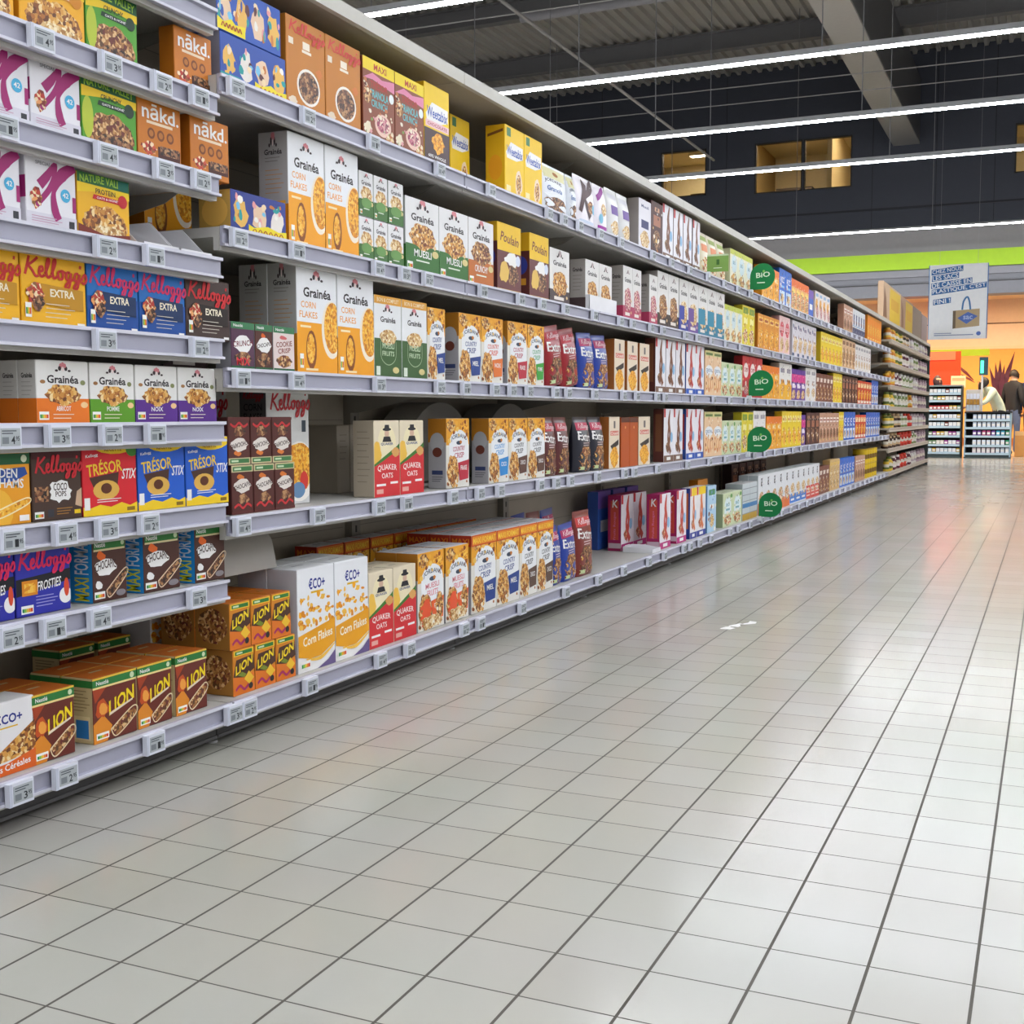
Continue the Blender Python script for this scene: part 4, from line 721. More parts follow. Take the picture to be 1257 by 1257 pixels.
o = MB().box(BACKX - .02, YEND + .002, 0, -.005, YEND + .02, 1.98, '#3c4442').build('end_panel'); tag(o, 'dark end panel closing the last shelving bay near the checkouts', 'panel')

# ---------------------------------------------------------------- price tags
b = MB(); b.box(0, -.031, -.023, .012, .031, .023, '#dcdfea'); b.box(.012, -.031, -.023, .0128, -.024, .023, '#c4c8d8'); b.box(-.002, -.026, -.02, 0, .026, .02, '#c8ccd8'); body = b.mesh('price_tag')
screens = []
for d in ('1', '2', '3', '4'):
    m = MB(); m.box(.0128, -.021, -.017, .0133, .027, .017, '#aeb4b8')
    A = Art(lambda u, v, l: (.0134 + l, -.021 + u * .048, -.017 + v * .034)); A.T(d, .52, .1, .72, .55, '#22262c'); A.T('95', .76, .28, .94, .55, '#22262c'); A.R(.06, .82, .8, .88, '#4a4f56'); A.R(.06, .68, .62, .74, '#4a4f56'); A.R(.06, .12, .4, .5, '#7c8288'); m.art(A); screens.append(m.mesh('display'))
seen = {}
for s, ys in TAGS.items():
    ys = list(ys)
    if s in '12345':
        y = ys[-1]
        while y < 15.2: y += .34; ys.append(y)
    n = len(ys)
    for i, y in enumerate(ys):
        o = link('price_tag', body, None, (.0045, y, DZ[s] - .024)); tag(o, 'white price tag, %s from the near end, %s' % (ordw(i), SHELF[s]), 'price tag', 'price tags on the ' + SHELF[s])
        if y < 11: link('display', screens[(i * 7 + len(s) + ord(s[0])) % 4], o)

# ---------------------------------------------------------------- trays and shelf signs
def tray(name, label, s, y0, y1, x, d, hf, hb, group=None):
    m = MB(); w = y1 - y0; z = 0; t = .002
    m.box(-d, -w / 2, .0006, 0, w / 2, .003, '#e6e6ea'); m.box(-t, -w / 2, .003, 0, w / 2, hf, '#e6e6ea'); m.box(-d, -w / 2, .003, -d + t, w / 2, hb, '#d8d8dc')
    for a, b in ((-w / 2, -w / 2 + t), (w / 2 - t, w / 2)): m.prism([(0, .003), (0, hf), (-.02, hf), (-d * .55, hb), (-d + t, hb), (-d + t, .003)], 'y', a, b, '#e6e6ea')
    o = m.build(name, None, (x, (y0 + y1) / 2, DZ[s])); tag(o, label, 'tray', group); return o
tray('display_tray', 'empty white cardboard tray beside the yellow and red protein box', 'D', 2.145, 2.265, -.02, .16, .012, .075)
tray('display_tray', 'empty white cardboard tray at the far end of the near bay', 'D', 2.27, 2.385, -.02, .16, .012, .075)
tray('display_tray', 'white tray in front of the golden cluster boxes on the fourth shelf', '4', 4.975, 5.335, -.0135, .019, .07, .07)
tray('display_tray', 'low white tray around the magenta boxes on the bottom shelf', '1', 5.93, 6.08, -.02, .16, .02, .03)
m = MB(); m.add(*(lambda n: ([(-.26 + .26 * i / n, y, .002 + .135 * math.sin(PI * i / n) ** .35) for i in range(n + 1) for y in (-.14, .14)], [(2 * i, 2 * i + 1, 2 * i + 3, 2 * i + 2) for i in range(n)]))(16), '#aaa69f', True)
for y, f in ((-.14, 1), (.14, 0)):
    m.add([(-.26 + .26 * i / 16, y, .002 + .135 * math.sin(PI * i / 16) ** .35) for i in range(17)], [tuple(range(17))], '#8f8b85')
o = m.build('paper_sack', None, (-.12, 2.63, .402)); tag(o, 'rounded grey paper sack lying on the white economy boxes', 'sack')
sack = o.data
for yy, nm in ((4.18, 'first'), (4.83, 'second')):
    o = link('paper_sack', sack, None, (-.2, yy, DZ['2'] + .17), (0, 0, PI / 2)); o.scale = (1.5, .9, 1.2); o.location = (-.36, yy + .2, DZ['2'] + .001); o.scale = (2.2, .5, 2.2); tag(o, 'folded grey paper sack deep in the second shelf behind oat boxes, %s from near' % nm, 'sack')
def disc_sign(name, label, y, z, x0, r=.085):
    t = empty(name, (x0, y, z), (0, 0, math.radians(-8))); tag(t, label, 'sign', 'round green organic signs'); n = 40
    m = MB(); pts = [(r + r * math.cos(a), r + r * math.sin(a)) for a in [(-PI / 2 + 1.5 * PI * i / n) for i in range(n + 1)]] + [(0, 0)]
    m.prism(pts, 'y', -.0012, .0012, '#0c7c42'); 
    A = Art(lambda u, v, l: (u * 2 * r, -.0012 - l, v * 2 * r)); A.T('BiO', .24, .46, .8, .66, '#dff0d8', rot=.06); A.E(.55, .69, .05, .05, '#7ac05a', n=10); A.R(.28, .24, .6, .28, '#dff0d8'); m.art(A); m.build('sign_plate', t)
    m = MB(); m.box(-.012, -.006, -.03, .02, .006, .004, '#dfe4e8'); m.build('clip', t)
for s, y, dz, wh in (('5', 7.95, .005, 'fifth'), ('3', 7.95, .01, 'third'), ('2', 7.93, .005, 'second'), ('1', 8.3, .01, 'bottom')):
    disc_sign('organic_sign', 'round green organic sign clipped to the edge of the %s long shelf' % wh, y, DZ[s] + dz, .006)
t = empty('shelf_sign', (.006, 6.86, DZ['5'] + .005)); tag(t, 'square green card sign on the fifth shelf before the round green one', 'sign')
m = MB(); m.box(0, -.001, 0, .125, .001, .1, '#7aa04c'); A = Art(lambda u, v, l: (u * .125, -.001 - l, v * .1)); A.R(0, .9, 1, 1, '#c8d8b0'); A.T('1', .44, .4, .58, .7, '#3f6a2c'); A.R(.3, .2, .7, .24, '#dfe8cc'); m.art(A); m.build('sign_plate', t)
MB().box(-.01, -.005, -.03, .02, .005, .003, '#dfe4e8').build('clip', t)

# ---------------------------------------------------------------- jars and tins beyond the cereal
def jar_mesh(body, lid, r, h):
    m = MB(); m.lathe([(0, 0, body), (r, .0, body), (r, h * .76, body), (r * .8, h * .84, lid), (r * .84, h * .84, lid), (r * .84, h, lid), (0, h, lid)], body, n=12); m.lathe([(r * 1.01, h * .18, lid), (r * 1.01, h * .36, '#d8d0c0'), (r * 1.01, h * .6, body)], '#e8e0d0', n=12); return m.mesh('jar')
JK = [('amber honey', '#c87818', '#e0b040'), ('yellow', '#d8b43c', '#5c6a2c'), ('plum jam', '#5c2438', '#e8dcd8'), ('white', '#d8d4d0', '#b8a8b0'), ('green', '#7a8a54', '#dcd8d0'), ('red', '#b82c1c', '#d8402c'), ('dark brown', '#3c2418', '#c8a880'), ('grey-pink', '#b49ca4', '#8a7480')]
JM = [jar_mesh(b, l, .039, .15) for _, b, l in JK]; JT = [jar_mesh(b, l, .04, .185) for _, b, l in JK]
FZ = [.10, .40, .66, .93, 1.20, 1.48, 1.77]; SEQ = {0: [1, 2, 5, 2, 3, 7, 7], 1: [6, 6, 5, 5, 4, 7, 7], 2: [1, 6, 4, 5, 3, 3, 7], 3: [1, 4, 4, 0, 3, 7, 7], 4: [0, 2, 4, 4, 3, 7, 7], 5: [0, 1, 2, 3, 4, 7, 7], 6: [0, 1, 6, 3, 4, 3, 7]}
WB = ['first', 'second', 'third', 'end']
for b in range(4):
    for i, z in enumerate(FZ):
        n = 9
        for j in range(n):
            y = Y0 + BAY * (11 + b) + .08 + (BAY - .12) * j / n + .02
            if y < 15.95 and i == 0: continue
            if y < 15.75: continue
            k = SEQ[i][min(6, int((b * n + j) / (4 * n) * 7))]; 
            me = (JT if i != 6 and (i == 5 or (j + i) % 3 == 0) else JM)[k]
            o = link('jar', me, None, (-.06 - .015 * (j * 5 % 3), y, z + .0006)); wh = '%s jar bay, %s shelf up' % (WB[b], 'bottom' if i == 0 else ordw(i))
            tag(o, 'small %s jar with a lid, %s' % (JK[k][0], wh), 'jar', '%s jars, %s' % (JK[k][0], wh))
m = MB(); m.lathe([(0, 0, None), (.085, 0, None), (.085, .008, '#c8a020'), (.083, .012, None), (.083, .15, '#c8a020'), (.085, .155, '#c8a020'), (.085, .165, '#8a8a80'), (.07, .162, '#a8a8a0'), (0, .162, '#a8a8a0')], '#dcb81c', n=20); m.lathe([(.0836, .05, '#7a5a18'), (.0836, .1, '#7a5a18')], '#7a5a18', n=20)
tin = m.mesh('tin')
k = 0
for y in (14.05, 14.25, 14.45, 14.65, 14.85):
    for z in (0, .167):
        o = link('tin', tin, None, (-.12, y, .1106 + z)); tag(o, 'yellow tin, %s column, %s of its stack, last cereal bay' % (ordw(k // 2), 'top' if z else 'bottom'), 'tin', 'stacked yellow tins on the bottom shelf'); k += 1
# cardboard displays standing on top of the jar bays
def topbox(name, label, y0, y1, h, c, print_=None):
    m = MB(); m.box(-.12, y0, 1.986, -.06, y1, 1.986 + h, c); m.box(-.115, y0 + .02, 1.986 + h, -.09, y1 - .02, 1.986 + h + .003, '#c8a880'); m.box(-.125, y0 - .002, 1.986, -.12, y1, 1.986 + h * .96, '#a88868')
    if print_:
        A = Art(lambda u, v, l: (-.06 + l, y0 + u * (y1 - y0), 1.986 + v * h)); A.R(.34, .06, .94, .94, print_); A.R(.42, .4, .86, .7, '#d8a418'); A.P([(.02, .1), (.2, .1), (.16, .6), (.05, .9)], '#8a6040'); m.art(A)
    tag(m.build(name), label, 'box'); 
topbox('cardboard_carton', 'tan carton with a yellow print on top of the first jar bay', 15.3, 17.2, .47, '#c8a888', '#e2bc20')
topbox('cardboard_carton', 'yellow-printed carton behind the taller one on top of the jar bays', 17.25, 18.75, .46, '#b08c70', '#d8b428')
topbox('cardboard_carton', 'brown carton on top of the third jar bay', 18.8, 20.0, .45, '#8a7868')
topbox('cardboard_carton', 'greyish brown carton at the end of the shelf tops', 20.05, 21.0, .43, '#94807a')

# ---------------------------------------------------------------- the room
def node_mat(name):
    m = bpy.data.materials.new(name); m.use_nodes = True; return m, m.node_tree, m.node_tree.nodes['Principled BSDF']
def tile_floor():
    m, nt, b = node_mat('glazed_floor_tiles'); N = nt.nodes.new; L = nt.links.new
    T = .14817; tc = N('ShaderNodeTexCoord'); sp = N('ShaderNodeSeparateXYZ'); L(tc.outputs['Object'], sp.inputs[0])
    def mth(op, a, c=None):
        n = N('ShaderNodeMath'); n.operation = op
        for i, x in enumerate((a, c)):
            if x is None: continue
            if isinstance(x, (int, float)): n.inputs[i].default_value = x
            else: L(x, n.inputs[i])
        return n.outputs[0]
    cells = []; edges = []
    for ax, o, lw in ((0, .1393, .0048), (1, 1.6537, .0029)):
        t = mth('DIVIDE', mth('SUBTRACT', sp.outputs[ax], o), T); fr = mth('FRACT', t); cells.append(mth('FLOOR', t))
        edges.append(mth('GREATER_THAN', mth('ABSOLUTE', mth('SUBTRACT', fr, .5)), .5 - lw / T / 2))
    g = mth('MAXIMUM', edges[0], edges[1])
    cb = N('ShaderNodeCombineXYZ'); L(cells[0], cb.inputs[0]); L(cells[1], cb.inputs[1]); wn = N('ShaderNodeTexWhiteNoise'); L(cb.outputs[0], wn.inputs['Vector'])
    r = N('ShaderNodeValToRGB'); e = r.color_ramp.elements; e[0].color = s2l('#afaca3'); e[1].color = s2l('#b3b1a9'); L(wn.outputs['Value'], r.inputs[0])
    nz = N('ShaderNodeTexNoise'); nz.inputs['Scale'].default_value = 1.3; L(tc.outputs['Object'], nz.inputs['Vector'])
    mx0 = N('ShaderNodeMix'); mx0.data_type = 'RGBA'; mx0.blend_type = 'MULTIPLY'; mx0.inputs[0].default_value = .12; L(r.outputs[0], mx0.inputs[6]); L(nz.outputs['Color'], mx0.inputs[7])
    mx = N('ShaderNodeMix'); mx.data_type = 'RGBA'; L(g, mx.inputs[0]); L(mx0.outputs[2], mx.inputs[6]); mx.inputs[7].default_value = s2l('#4a473f'); L(mx.outputs[2], b.inputs['Base Color'])
    nz = nz
    rr = mth('ADD', mth('MULTIPLY', g, .5), mth('ADD', mth('MULTIPLY', nz.outputs['Fac'], .05), .15)); L(rr, b.inputs['Roughness'])
    b.inputs['Specular IOR Level'].default_value = .33
    bp = N('ShaderNodeBump'); bp.inputs['Strength'].default_value = .25; bp.inputs['Distance'].default_value = .002; L(mth('SUBTRACT', 1.0, g), bp.inputs['Height']); L(bp.outputs[0], b.inputs['Normal'])
    return m
def setting(o): o['kind'] = 'structure'; return o
m = MB(); m.add([(-20, -4, 0), (12, -4, 0), (12, 38, 0), (-20, 38, 0)], [(0, 1, 2, 3)], tile_floor()); m.box(-20, -4, -.1, 12, 38, -.002, '#8a8780'); setting(m.build('floor'))
o = MB().box(0, -.045, .0002, .16, .045, .0012, '#8f8c84').build('floor_hatch', None, (.2, 14.7, 0)); tag(o, 'thin dark metal cover plate set in the far floor tiles', 'cover')
m = MB(); rd = random.Random(2)
for i in range(3): m.add([(rd.uniform(-.015, .015) + .018 * math.cos(a) + .012 * i, rd.uniform(-.01, .01) + .07 * i + .045 * math.sin(a), .0006) for a in [2 * PI * q / 9 for q in range(9)]], [tuple(range(9))], '#e4e3e0')
o = m.build('paper_scrap', None, (.72, 4.55, 0), (0, 0, -.2)); tag(o, 'small white paper scrap lying on the floor tiles', 'scrap')

WALLY = 25.5; NAVY = '#3a3d47'
wins = [(-6.03, -5.03, 5.52, 6.50), (-3.99, -3.0, 5.46, 6.50), (-2.97, -2.0, 5.46, 6.50), (1.06, 2.06, 5.48, 6.42)]
xs = sorted({-20, 12, *[w[0] for w in wins], *[w[1] for w in wins]}); zs = sorted({4.2, 8.2, *[w[2] for w in wins], *[w[3] for w in wins]})
m = MB()
for i in range(len(xs) - 1):
    for j in range(len(zs) - 1):
        cx = (xs[i] + xs[i + 1]) / 2; cz = (zs[j] + zs[j + 1]) / 2
        if any(w[0] < cx < w[1] and w[2] < cz < w[3] for w in wins): continue
        m.box(xs[i], WALLY, zs[j], xs[i + 1], WALLY + .12, zs[j + 1], NAVY)
for x in (-7.4, -4.6, -1.6, -.38, .7, 3, 5): m.box(x, WALLY - .006, 4.2, x + .012, WALLY, 8.2, '#171920')
m.box(-20, WALLY - .02, 4.95, 12, WALLY, 4.99, '#1a1c24'); m.box(-20, WALLY, 0, -9, WALLY + .12, 4.2, NAVY); m.box(-20.1, -4, 0, -20, WALLY, 8.2, NAVY); setting(m.build('wall_back'))
def glass():
    k = 'glass'
    if k in MATS: return MATS[k]
    g, nt, b = node_mat('window_glass'); b.inputs['Base Color'].default_value = (1, 1, 1, 1); b.inputs['Transmission Weight'].default_value = 1; b.inputs['Roughness'].default_value = .02; b.inputs['IOR'].default_value = 1.02; MATS[k] = g; return g
for i, (a, b_, c, d) in enumerate(wins):
    t = empty('window_%d' % (i + 1), ((a + b_) / 2, WALLY, c)); setting(t); w = b_ - a; h = d - c
    m = MB(); f = .025
    for q in ((-w / 2, 0, -w / 2 + f, h), (w / 2 - f, 0, w / 2, h), (-w / 2, 0, w / 2, f), (-w / 2, h - f, w / 2, h)): m.box(q[0], -.02, q[1], q[2], .1, q[3], '#2c2822')
    m.build('window_frame', t); MB().box(-w / 2 + f, .04, f, w / 2 - f, .046, h - f, glass()).build('window_pane', t)
# offices behind the windows
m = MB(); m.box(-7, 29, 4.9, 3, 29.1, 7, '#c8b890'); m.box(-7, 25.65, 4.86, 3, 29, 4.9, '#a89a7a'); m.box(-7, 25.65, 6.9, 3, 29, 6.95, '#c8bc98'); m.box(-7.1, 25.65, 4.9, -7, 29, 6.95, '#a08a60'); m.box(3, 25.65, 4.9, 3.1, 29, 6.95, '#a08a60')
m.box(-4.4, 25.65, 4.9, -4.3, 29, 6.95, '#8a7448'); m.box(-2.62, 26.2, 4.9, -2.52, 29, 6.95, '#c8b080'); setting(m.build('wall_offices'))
for nm, lb, x, y, c in (('office_cabinet', 'dark low cabinet behind the middle office window', -3.5, 27.4, '#3c3028'), ('office_cabinet', 'tan cabinet in the office behind the first window', -5.4, 27.2, '#8a6a34')):
    q = MB(); q.box(-.4, -.2, 0, .4, .2, .95, c); q.box(-.38, -.21, .05, -.01, -.2, .9, '#5c4a34'); q.box(.01, -.21, .05, .38, -.2, .9, '#5c4a34'); tag(q.build(nm, None, (x, y, 4.902)), lb, 'cabinet')
for x in (-5.75, -3.3, -1.9, 1.6):
    q = MB(); q.box(-.3, -.12, 0, .3, .12, .04, '#e8e0d0'); q.box(-.27, -.1, -.004, .27, .1, 0, M('#fff0d4', .5, 0, 110)); o = q.build('office_ceiling_light', None, (x, 27.8 if x < -5 else 26.5, 6.855)); tag(o, 'warm ceiling light in the office seen through the %s window' % {-5.75: 'first', -3.3: 'second', -1.9: 'third', 1.6: 'fourth'}[x], 'light')
# corrugated roof deck, purlins and girder
m = MB(); pts = []; x = -20.0; P = .22
while x < 12: pts += [(x, 7.95), (x + P * .3, 7.95), (x + P * .4, 8.02), (x + P * .9, 8.02)]; x += P
n = len(pts); m.add([(p[0], -4, p[1]) for p in pts] + [(p[0], WALLY, p[1]) for p in pts], [(i, i + 1, n + i + 1, n + i) for i in range(n - 1)], M('#a3a09c', .6, 0)); m.box(-20, -4, 8.03, 12, WALLY, 8.1, '#2c2c2c'); setting(m.build('ceiling'))
def beam_x(y, z, h=.34, w=.16, c='#6e6d6f'):
    m = MB(); m.box(-20, y - w / 2, z, 12, y + w / 2, z + .02, c); m.box(-20, y - .012, z + .02, 12, y + .012, z + h - .02, c); m.box(-20, y - w / 2, z + h - .02, 12, y + w / 2, z + h, c); return m
for i, y in enumerate((5.8, 9.4, 13.0, 16.6, 19.4, 22.5)):
    setting(beam_x(y, 7.6, .34, .18).build('beam_%d' % (i + 1)))
m = MB(); m.box(-1.2, 4, 6.2, -.7, WALLY, 6.24, '#a19e9a'); m.box(-1.2, 4, 6.24, -1.17, WALLY, 7.4, '#a19e9a'); m.box(-.73, 4, 6.24, -.7, WALLY, 7.4, '#4a4a4c'); m.box(-1.2, 4, 7.4, -.7, WALLY, 7.44, '#4a4a4c'); setting(m.build('beam_girder'))  # girder's lit underside painted pale, its shaded web and top painted dark
def strung(name, label, cat, p, q, r, c):
    p = Vector(p); q = Vector(q); m = MB(); m.tube((0, 0, 0), q - p, r, c, 8); o = m.build(name, None, p); return tag(o, label, cat)
strung('ceiling_pipe', 'pale thin pipe running along the aisle under the roof', 'pipe', (-3.97, 6, 5.5), (-3.95, 22, 5.5), .022, '#8e8c8a')
strung('ceiling_cable', 'thin pale cable strung across under the roof deck', 'cable', (-8, 14.2, 5.9), (8, 14.5, 5.9), .009, '#a8a6a4')
strung('ceiling_cable', 'thin cable strung across above the third strip light', 'cable', (-8, 18.5, 5.85), (8, 18.8, 5.85), .009, '#8a8888')
strung('ceiling_cable', 'lower of two thin cables before the dark wall', 'cable', (-8, 18.9, 5.7), (8, 19.2, 5.7), .008, '#8a8888')
strung('flange_highlight', 'light grey purlin flange highlight crossing high under the roof', 'highlight', (-5.4, 16.5, 6.62), (-2.2, 16.5, 6.62), .07, '#8e8c90')  # pale tube stands in for the bright highlight along a purlin flange
# strip lights across the aisle
LW = M('#f4f8ff', .5, 0, 62)
def strip(y, z, label, wires, w=.028, h0=.07, LW=LW):
    t = empty('strip_light', (0, y, z)); tag(t, label, 'light', 'long strip lights across the aisle')
    m = MB(); m.prism([(-w - .012, .012), (w + .012, .012), (w * .6, h0), (-w * .6, h0)], 'x', -8.5, 8.5, '#b4b6ba'); m.build('housing', t)
    m = MB()
    for i in range(11): m.box(-8.5 + i * 1.545, -w, 0, -8.5 + i * 1.545 + 1.535, w, .011, LW)
    m.build('diffuser', t)
    for x in wires:
        q = MB(); q.tube((x, 0, h0), (x, 0, 7.95 - z), .006, '#77777a', 6); q.build('hanging_wire', t)
for i, y in enumerate((-1.6, .9, 3.4, 5.95, 8.5, 11.05, 13.5, 15.92)):
    strip(y, 4.0, '%s strip light hung across the aisle, counted from the dark wall' % ORD[7 - i], [-7 + j * 2.3 for j in range(6)])
strip(21.85, 4.0, 'thin segmented strip light in front of the grey and green beam', [-7 + j * 2.3 for j in range(6)], .028, .05, M('#f6f9ff', .5, 0, 120))
# grey fascia with its green band
m = MB(); m.box(-9, 24.0, 3.06, 9, 24.5, 3.42, '#77777c'); m.box(-9, 23.97, 3.42, 9, 24.5, 3.56, '#85848a'); m.box(-9, 24.0, 3.86, 9, 24.5, 4.3, '#8e8b8b'); m.box(-9, 23.95, 3.3, 9, 24, 3.33, '#636368'); setting(m.build('beam_fascia'))  # thin darkest strip is a shade line painted on the lower grey
setting(MB().box(-9, 23.9, 3.56, 9, 24.45, 3.865, '#a4cc08').build('trim_1'))
m = MB(); m.box(-9, 24.5, 4.2, 9, WALLY, 4.24, '#5c5b5c'); setting(m.build('ceiling_ledge'))
# mall beyond the checkouts
m = MB(); m.box(-9, 35, 0, 9, 35.1, 4.2, '#efae5c'); m.box(-9, 34.95, 0, 9, 35, .2, '#a86420'); setting(m.build('wall_mall'))
m = MB(); m.box(-9, 24.5, 3.30, 9, 35, 3.36, '#f0cca0'); setting(m.build('ceiling_mall'))
m = MB(); m.box(-9, 28.0, 2.30, 9, 28.12, 3.30, '#f0cfae'); m.box(-9, 27.98, 2.78, 9, 28.0, 2.80, '#6a4028'); m.box(-9, 27.97, 2.24, 9, 28.12, 2.30, '#f0c8a0'); setting(m.build('beam_mall'))
setting(MB().box(-.75, 27.9, 2.10, .6, 27.97, 2.24, '#a8cc20').build('trim_2'))
q = MB(); q.box(-1.2, 0, 0, .08, .12, 2.16, '#ee3c0c'); q.box(-1.2, -.02, 1.98, -.02, 0, 2.16, '#f06a4c'); tag(q.build('promotion_panel', None, (0, 27.0, 0)), 'bright red-orange panel standing beyond the checkout shelves', 'panel')

# mall decor, lamps
k = 0
for x in (-1.5, -.3, .9, 2.1):
    for y in (25.6, 29.5, 32.5):  # front row is added, to brighten the mall beam, people and red panel
        t = empty('mall_downlight', (x, y, 3.275)); tag(t, 'round recessed downlight in the orange mall ceiling, %s row, %s across' % ('added front' if y < 26 else 'middle' if y < 30 else 'rear', ORD[k // 3]), 'light', 'downlights in the mall ceiling'); k += 1
        q = MB(); q.lathe([(.09, .025, None), (.09, 0, None), (.075, 0, None)], '#e8e0d0', cx=0, cy=0, n=16); q.build('trim_ring', t)
        q = MB(); q.lathe([(.075, .004, None), (.0, .004, None)], M('#ffe0b4', .5, 0, 1100), n=16); q.build('lamp_disc', t)
def leaf(m, p, q, w, c):
    p = Vector(p); q = Vector(q); s = Vector((w, 0, 0)); mid = p.lerp(q, .45); o = Vector((0, .02, 0))
    m.add([p - s * .2, p + s * .2, mid + s - o, mid - s - o, q, mid + o], [(0, 1, 2, 3), (3, 2, 4), (1, 0, 3, 5), (0, 1, 5), (1, 2, 5), (2, 4, 5), (4, 3, 5)], c)
t = empty('spiky_plant', (.78, 29.0, 0)); tag(t, 'tall purple spiky plant in the mall behind the cashier', 'plant')
q = MB(); q.lathe([(0, 0, None), (.16, 0, None), (.2, .5, None), (.2, .52, None), (0, .5, None)], '#7a5a48', n=16); q.build('pot', t)
q = MB(); q.tube((0, 0, .5), (0, 0, 1.2), .05, '#5c3a40', 8, .04); q.build('stem', t)
q = MB()
for dx, zz, w in ((-.1, 2.0, .06), (-.22, 1.9, .06), (.0, 2.08, .07), (.1, 1.95, .06), (.3, 2.24, .07), (.2, 1.8, .06), (-.12, 1.6, .05)): leaf(q, (0, 0, 1.15), (dx, random.uniform(-.15, .15), zz), w, '#6a3c58')
q.build('leaves', t)
q = MB(); leaf(q, (0, 0, 0), (-.42, 0, .42), .05, '#7a3c48'); leaf(q, (.02, .02, -.05), (-.3, .06, .16), .05, '#8a4a50'); o = q.build('hanging_pennant', None, (.28, 28.2, 1.58)); tag(o, 'dark red pointed pennant hanging over the red panel side', 'banner')
q = MB(); q.box(-.14, -.03, 0, .14, .03, .24, '#f0c8a0'); q.box(-.12, -.032, .14, .12, -.03, .2, '#e89a70'); q.box(-.02, -.01, -1.38, .02, .01, 0, '#c8b8a8'); tag(q.build('notice_board', None, (.1, 26.2, 1.38)), 'small peach notice board on a post by the red panel', 'board')
# checkout beacon
t = empty('checkout_beacon', (.60, 25.3, 0)); tag(t, 'pale checkout pole topped by a lit green lamp', 'beacon')
q = MB(); q.tube((0, 0, 0), (0, 0, 1.62), .018, '#d8dce0', 10); q.build('pole', t)
q = MB(); q.box(-.06, -.03, 1.6, .1, .05, 1.95, '#2c5058'); q.build('lamp_housing', t)
q = MB(); q.box(-.035, -.036, 1.64, .02, -.03, 1.88, M('#3fe0a0', .5, 0, 3)); q.build('green_lamp', t)
# checkout shelf units
def unit(name, label, x0, x1, y, z1, levels, cf, ct, skip=.0):
    t = empty(name, ((x0 + x1) / 2, y, 0)); tag(t, label, 'shelf unit'); w = (x1 - x0) / 2
    q = MB(); q.box(-w, 0, .02, -w + .025, .42, z1, cf); q.box(w - .025, 0, .02, w, .42, z1, cf); q.build('side_panel', t)
    q = MB(); q.box(-w + .025, .40, .02, w - .025, .42, z1, '#15191c'); q.build('back_panel', t)
    q = MB(); q.box(-w, -.01, z1, w, .43, z1 + .03, ct); q.build('top_panel', t)
    q = MB(); q.box(-w, .01, 0, w, .42, .06, '#3a4644'); q.build('plinth', t)
    for z in levels:
        q = MB(); q.box(-w + .025, .0, z - .018, w - .025, .40, z, '#2c3034'); q.box(-w + .025, -.008, z - .03, w - .025, 0, z + .012, '#b8ccd4'); q.build('shelf', t)
    return t
unit('checkout_shelf', 'tall dark checkout shelf unit at the end of the aisle', -.345, .285, 24.6, 1.37, [.10, .25, .42, .60, .75, .92, 1.10, 1.24], '#2c3634', '#8a9490')
unit('checkout_shelf', 'low lit checkout shelf unit with a black top', .335, 1.17, 24.6, .86, [.09, .24, .42, .58, .73], '#9ab4c0', '#121416')
CC = ['#d8d4cc', '#c83c3c', '#e8e0d0', '#7a9a6c', '#a84c98', '#c8d8e0', '#d8b050', '#e8e8ec', '#8a3c34']
def cell(me_c, w, h):
    q = MB(); q.box(-w / 2, 0, 0, w / 2, .08, h, me_c); q.box(-w / 2 + .006, -.001, h * .3, w / 2 - .006, 0, h * .7, '#f0ece4'); return q.mesh('candy_pack')
CM = [cell(c, .062, .085) for c in CC]
rows_a = {.10: [5, 7, 5, 7, 5], .25: [3, 2, 3, 7, 4], .42: [3, 6, 2, 4, 4], .60: [7, 5, 7, 7, 2], .75: [5, 7, 5, 7, 5], .92: [1, 1, 0, 6, 3], 1.10: [2, 6, 2, 0, 7], 1.24: [0, 5, 7, 5, 7]}
for i, (z, r) in enumerate(rows_a.items()):
    for j in range(8):
        o = link('candy_pack', CM[(r[j * 5 // 8] + (j * 3 + i) % 2 * (j % 3 == 1)) % 9], None, (-.283 + j * .073, 24.625, z + .0006)); tag(o, 'small sweet pack, %s of eight on shelf %s of the tall checkout unit' % (ORD[j], NUM[i]), 'sweets', 'sweet packs on the tall checkout unit')
SM = [cell(c, .062, .105) for c in ('#d8e4f0', '#c8d4e8', '#7a4aa8', '#c04880', '#3ca8c8', '#2c9a6c', '#e8d8dc', '#e4ecf4')]
rows_b = {.09: [6, 6, 6, 0, 7], .24: [7, 7, 7, 7, 5], .42: [2, 3, 2, 4, 5], .58: [0, 0, 1, 0, 7], .73: [1, 0, 0, 1, 0]}
for i, (z, r) in enumerate(rows_b.items()):
    for j in range(8):
        if z + .11 > .86: continue
        o = link('gum_pack', SM[r[j * 5 // 8]], None, (.52 + j * .084, 24.625, z + .0006)); tag(o, 'small pack, %s of eight on shelf %s of the low checkout unit' % (ORD[j], NUM[i]), 'sweets', 'packs on the low checkout unit')
t = empty('counter_rack', (.47, 24.75, .893)); tag(t, 'small wire rack of cards standing on the low checkout unit', 'rack')
q = MB(); q.box(-.13, 0, 0, .13, .2, .02, '#b8b4ac'); q.box(-.13, .18, .02, .13, .2, .42, '#c8c4bc'); q.box(-.13, .0, .02, -.12, .2, .4, '#c8c4bc'); q.box(.12, .0, .02, .13, .2, .4, '#c8c4bc'); q.build('rack_frame', t)
for j, (c, z) in enumerate((('#d8dce8', .24), ('#b08030', .13), ('#c8d0d8', .02))):
    q = MB()
    for i in range(4): q.box(-.115 + i * .06, .02 + j * .0, z, -.065 + i * .06, .05, z + .1, c)
    q.build('card_row', t)
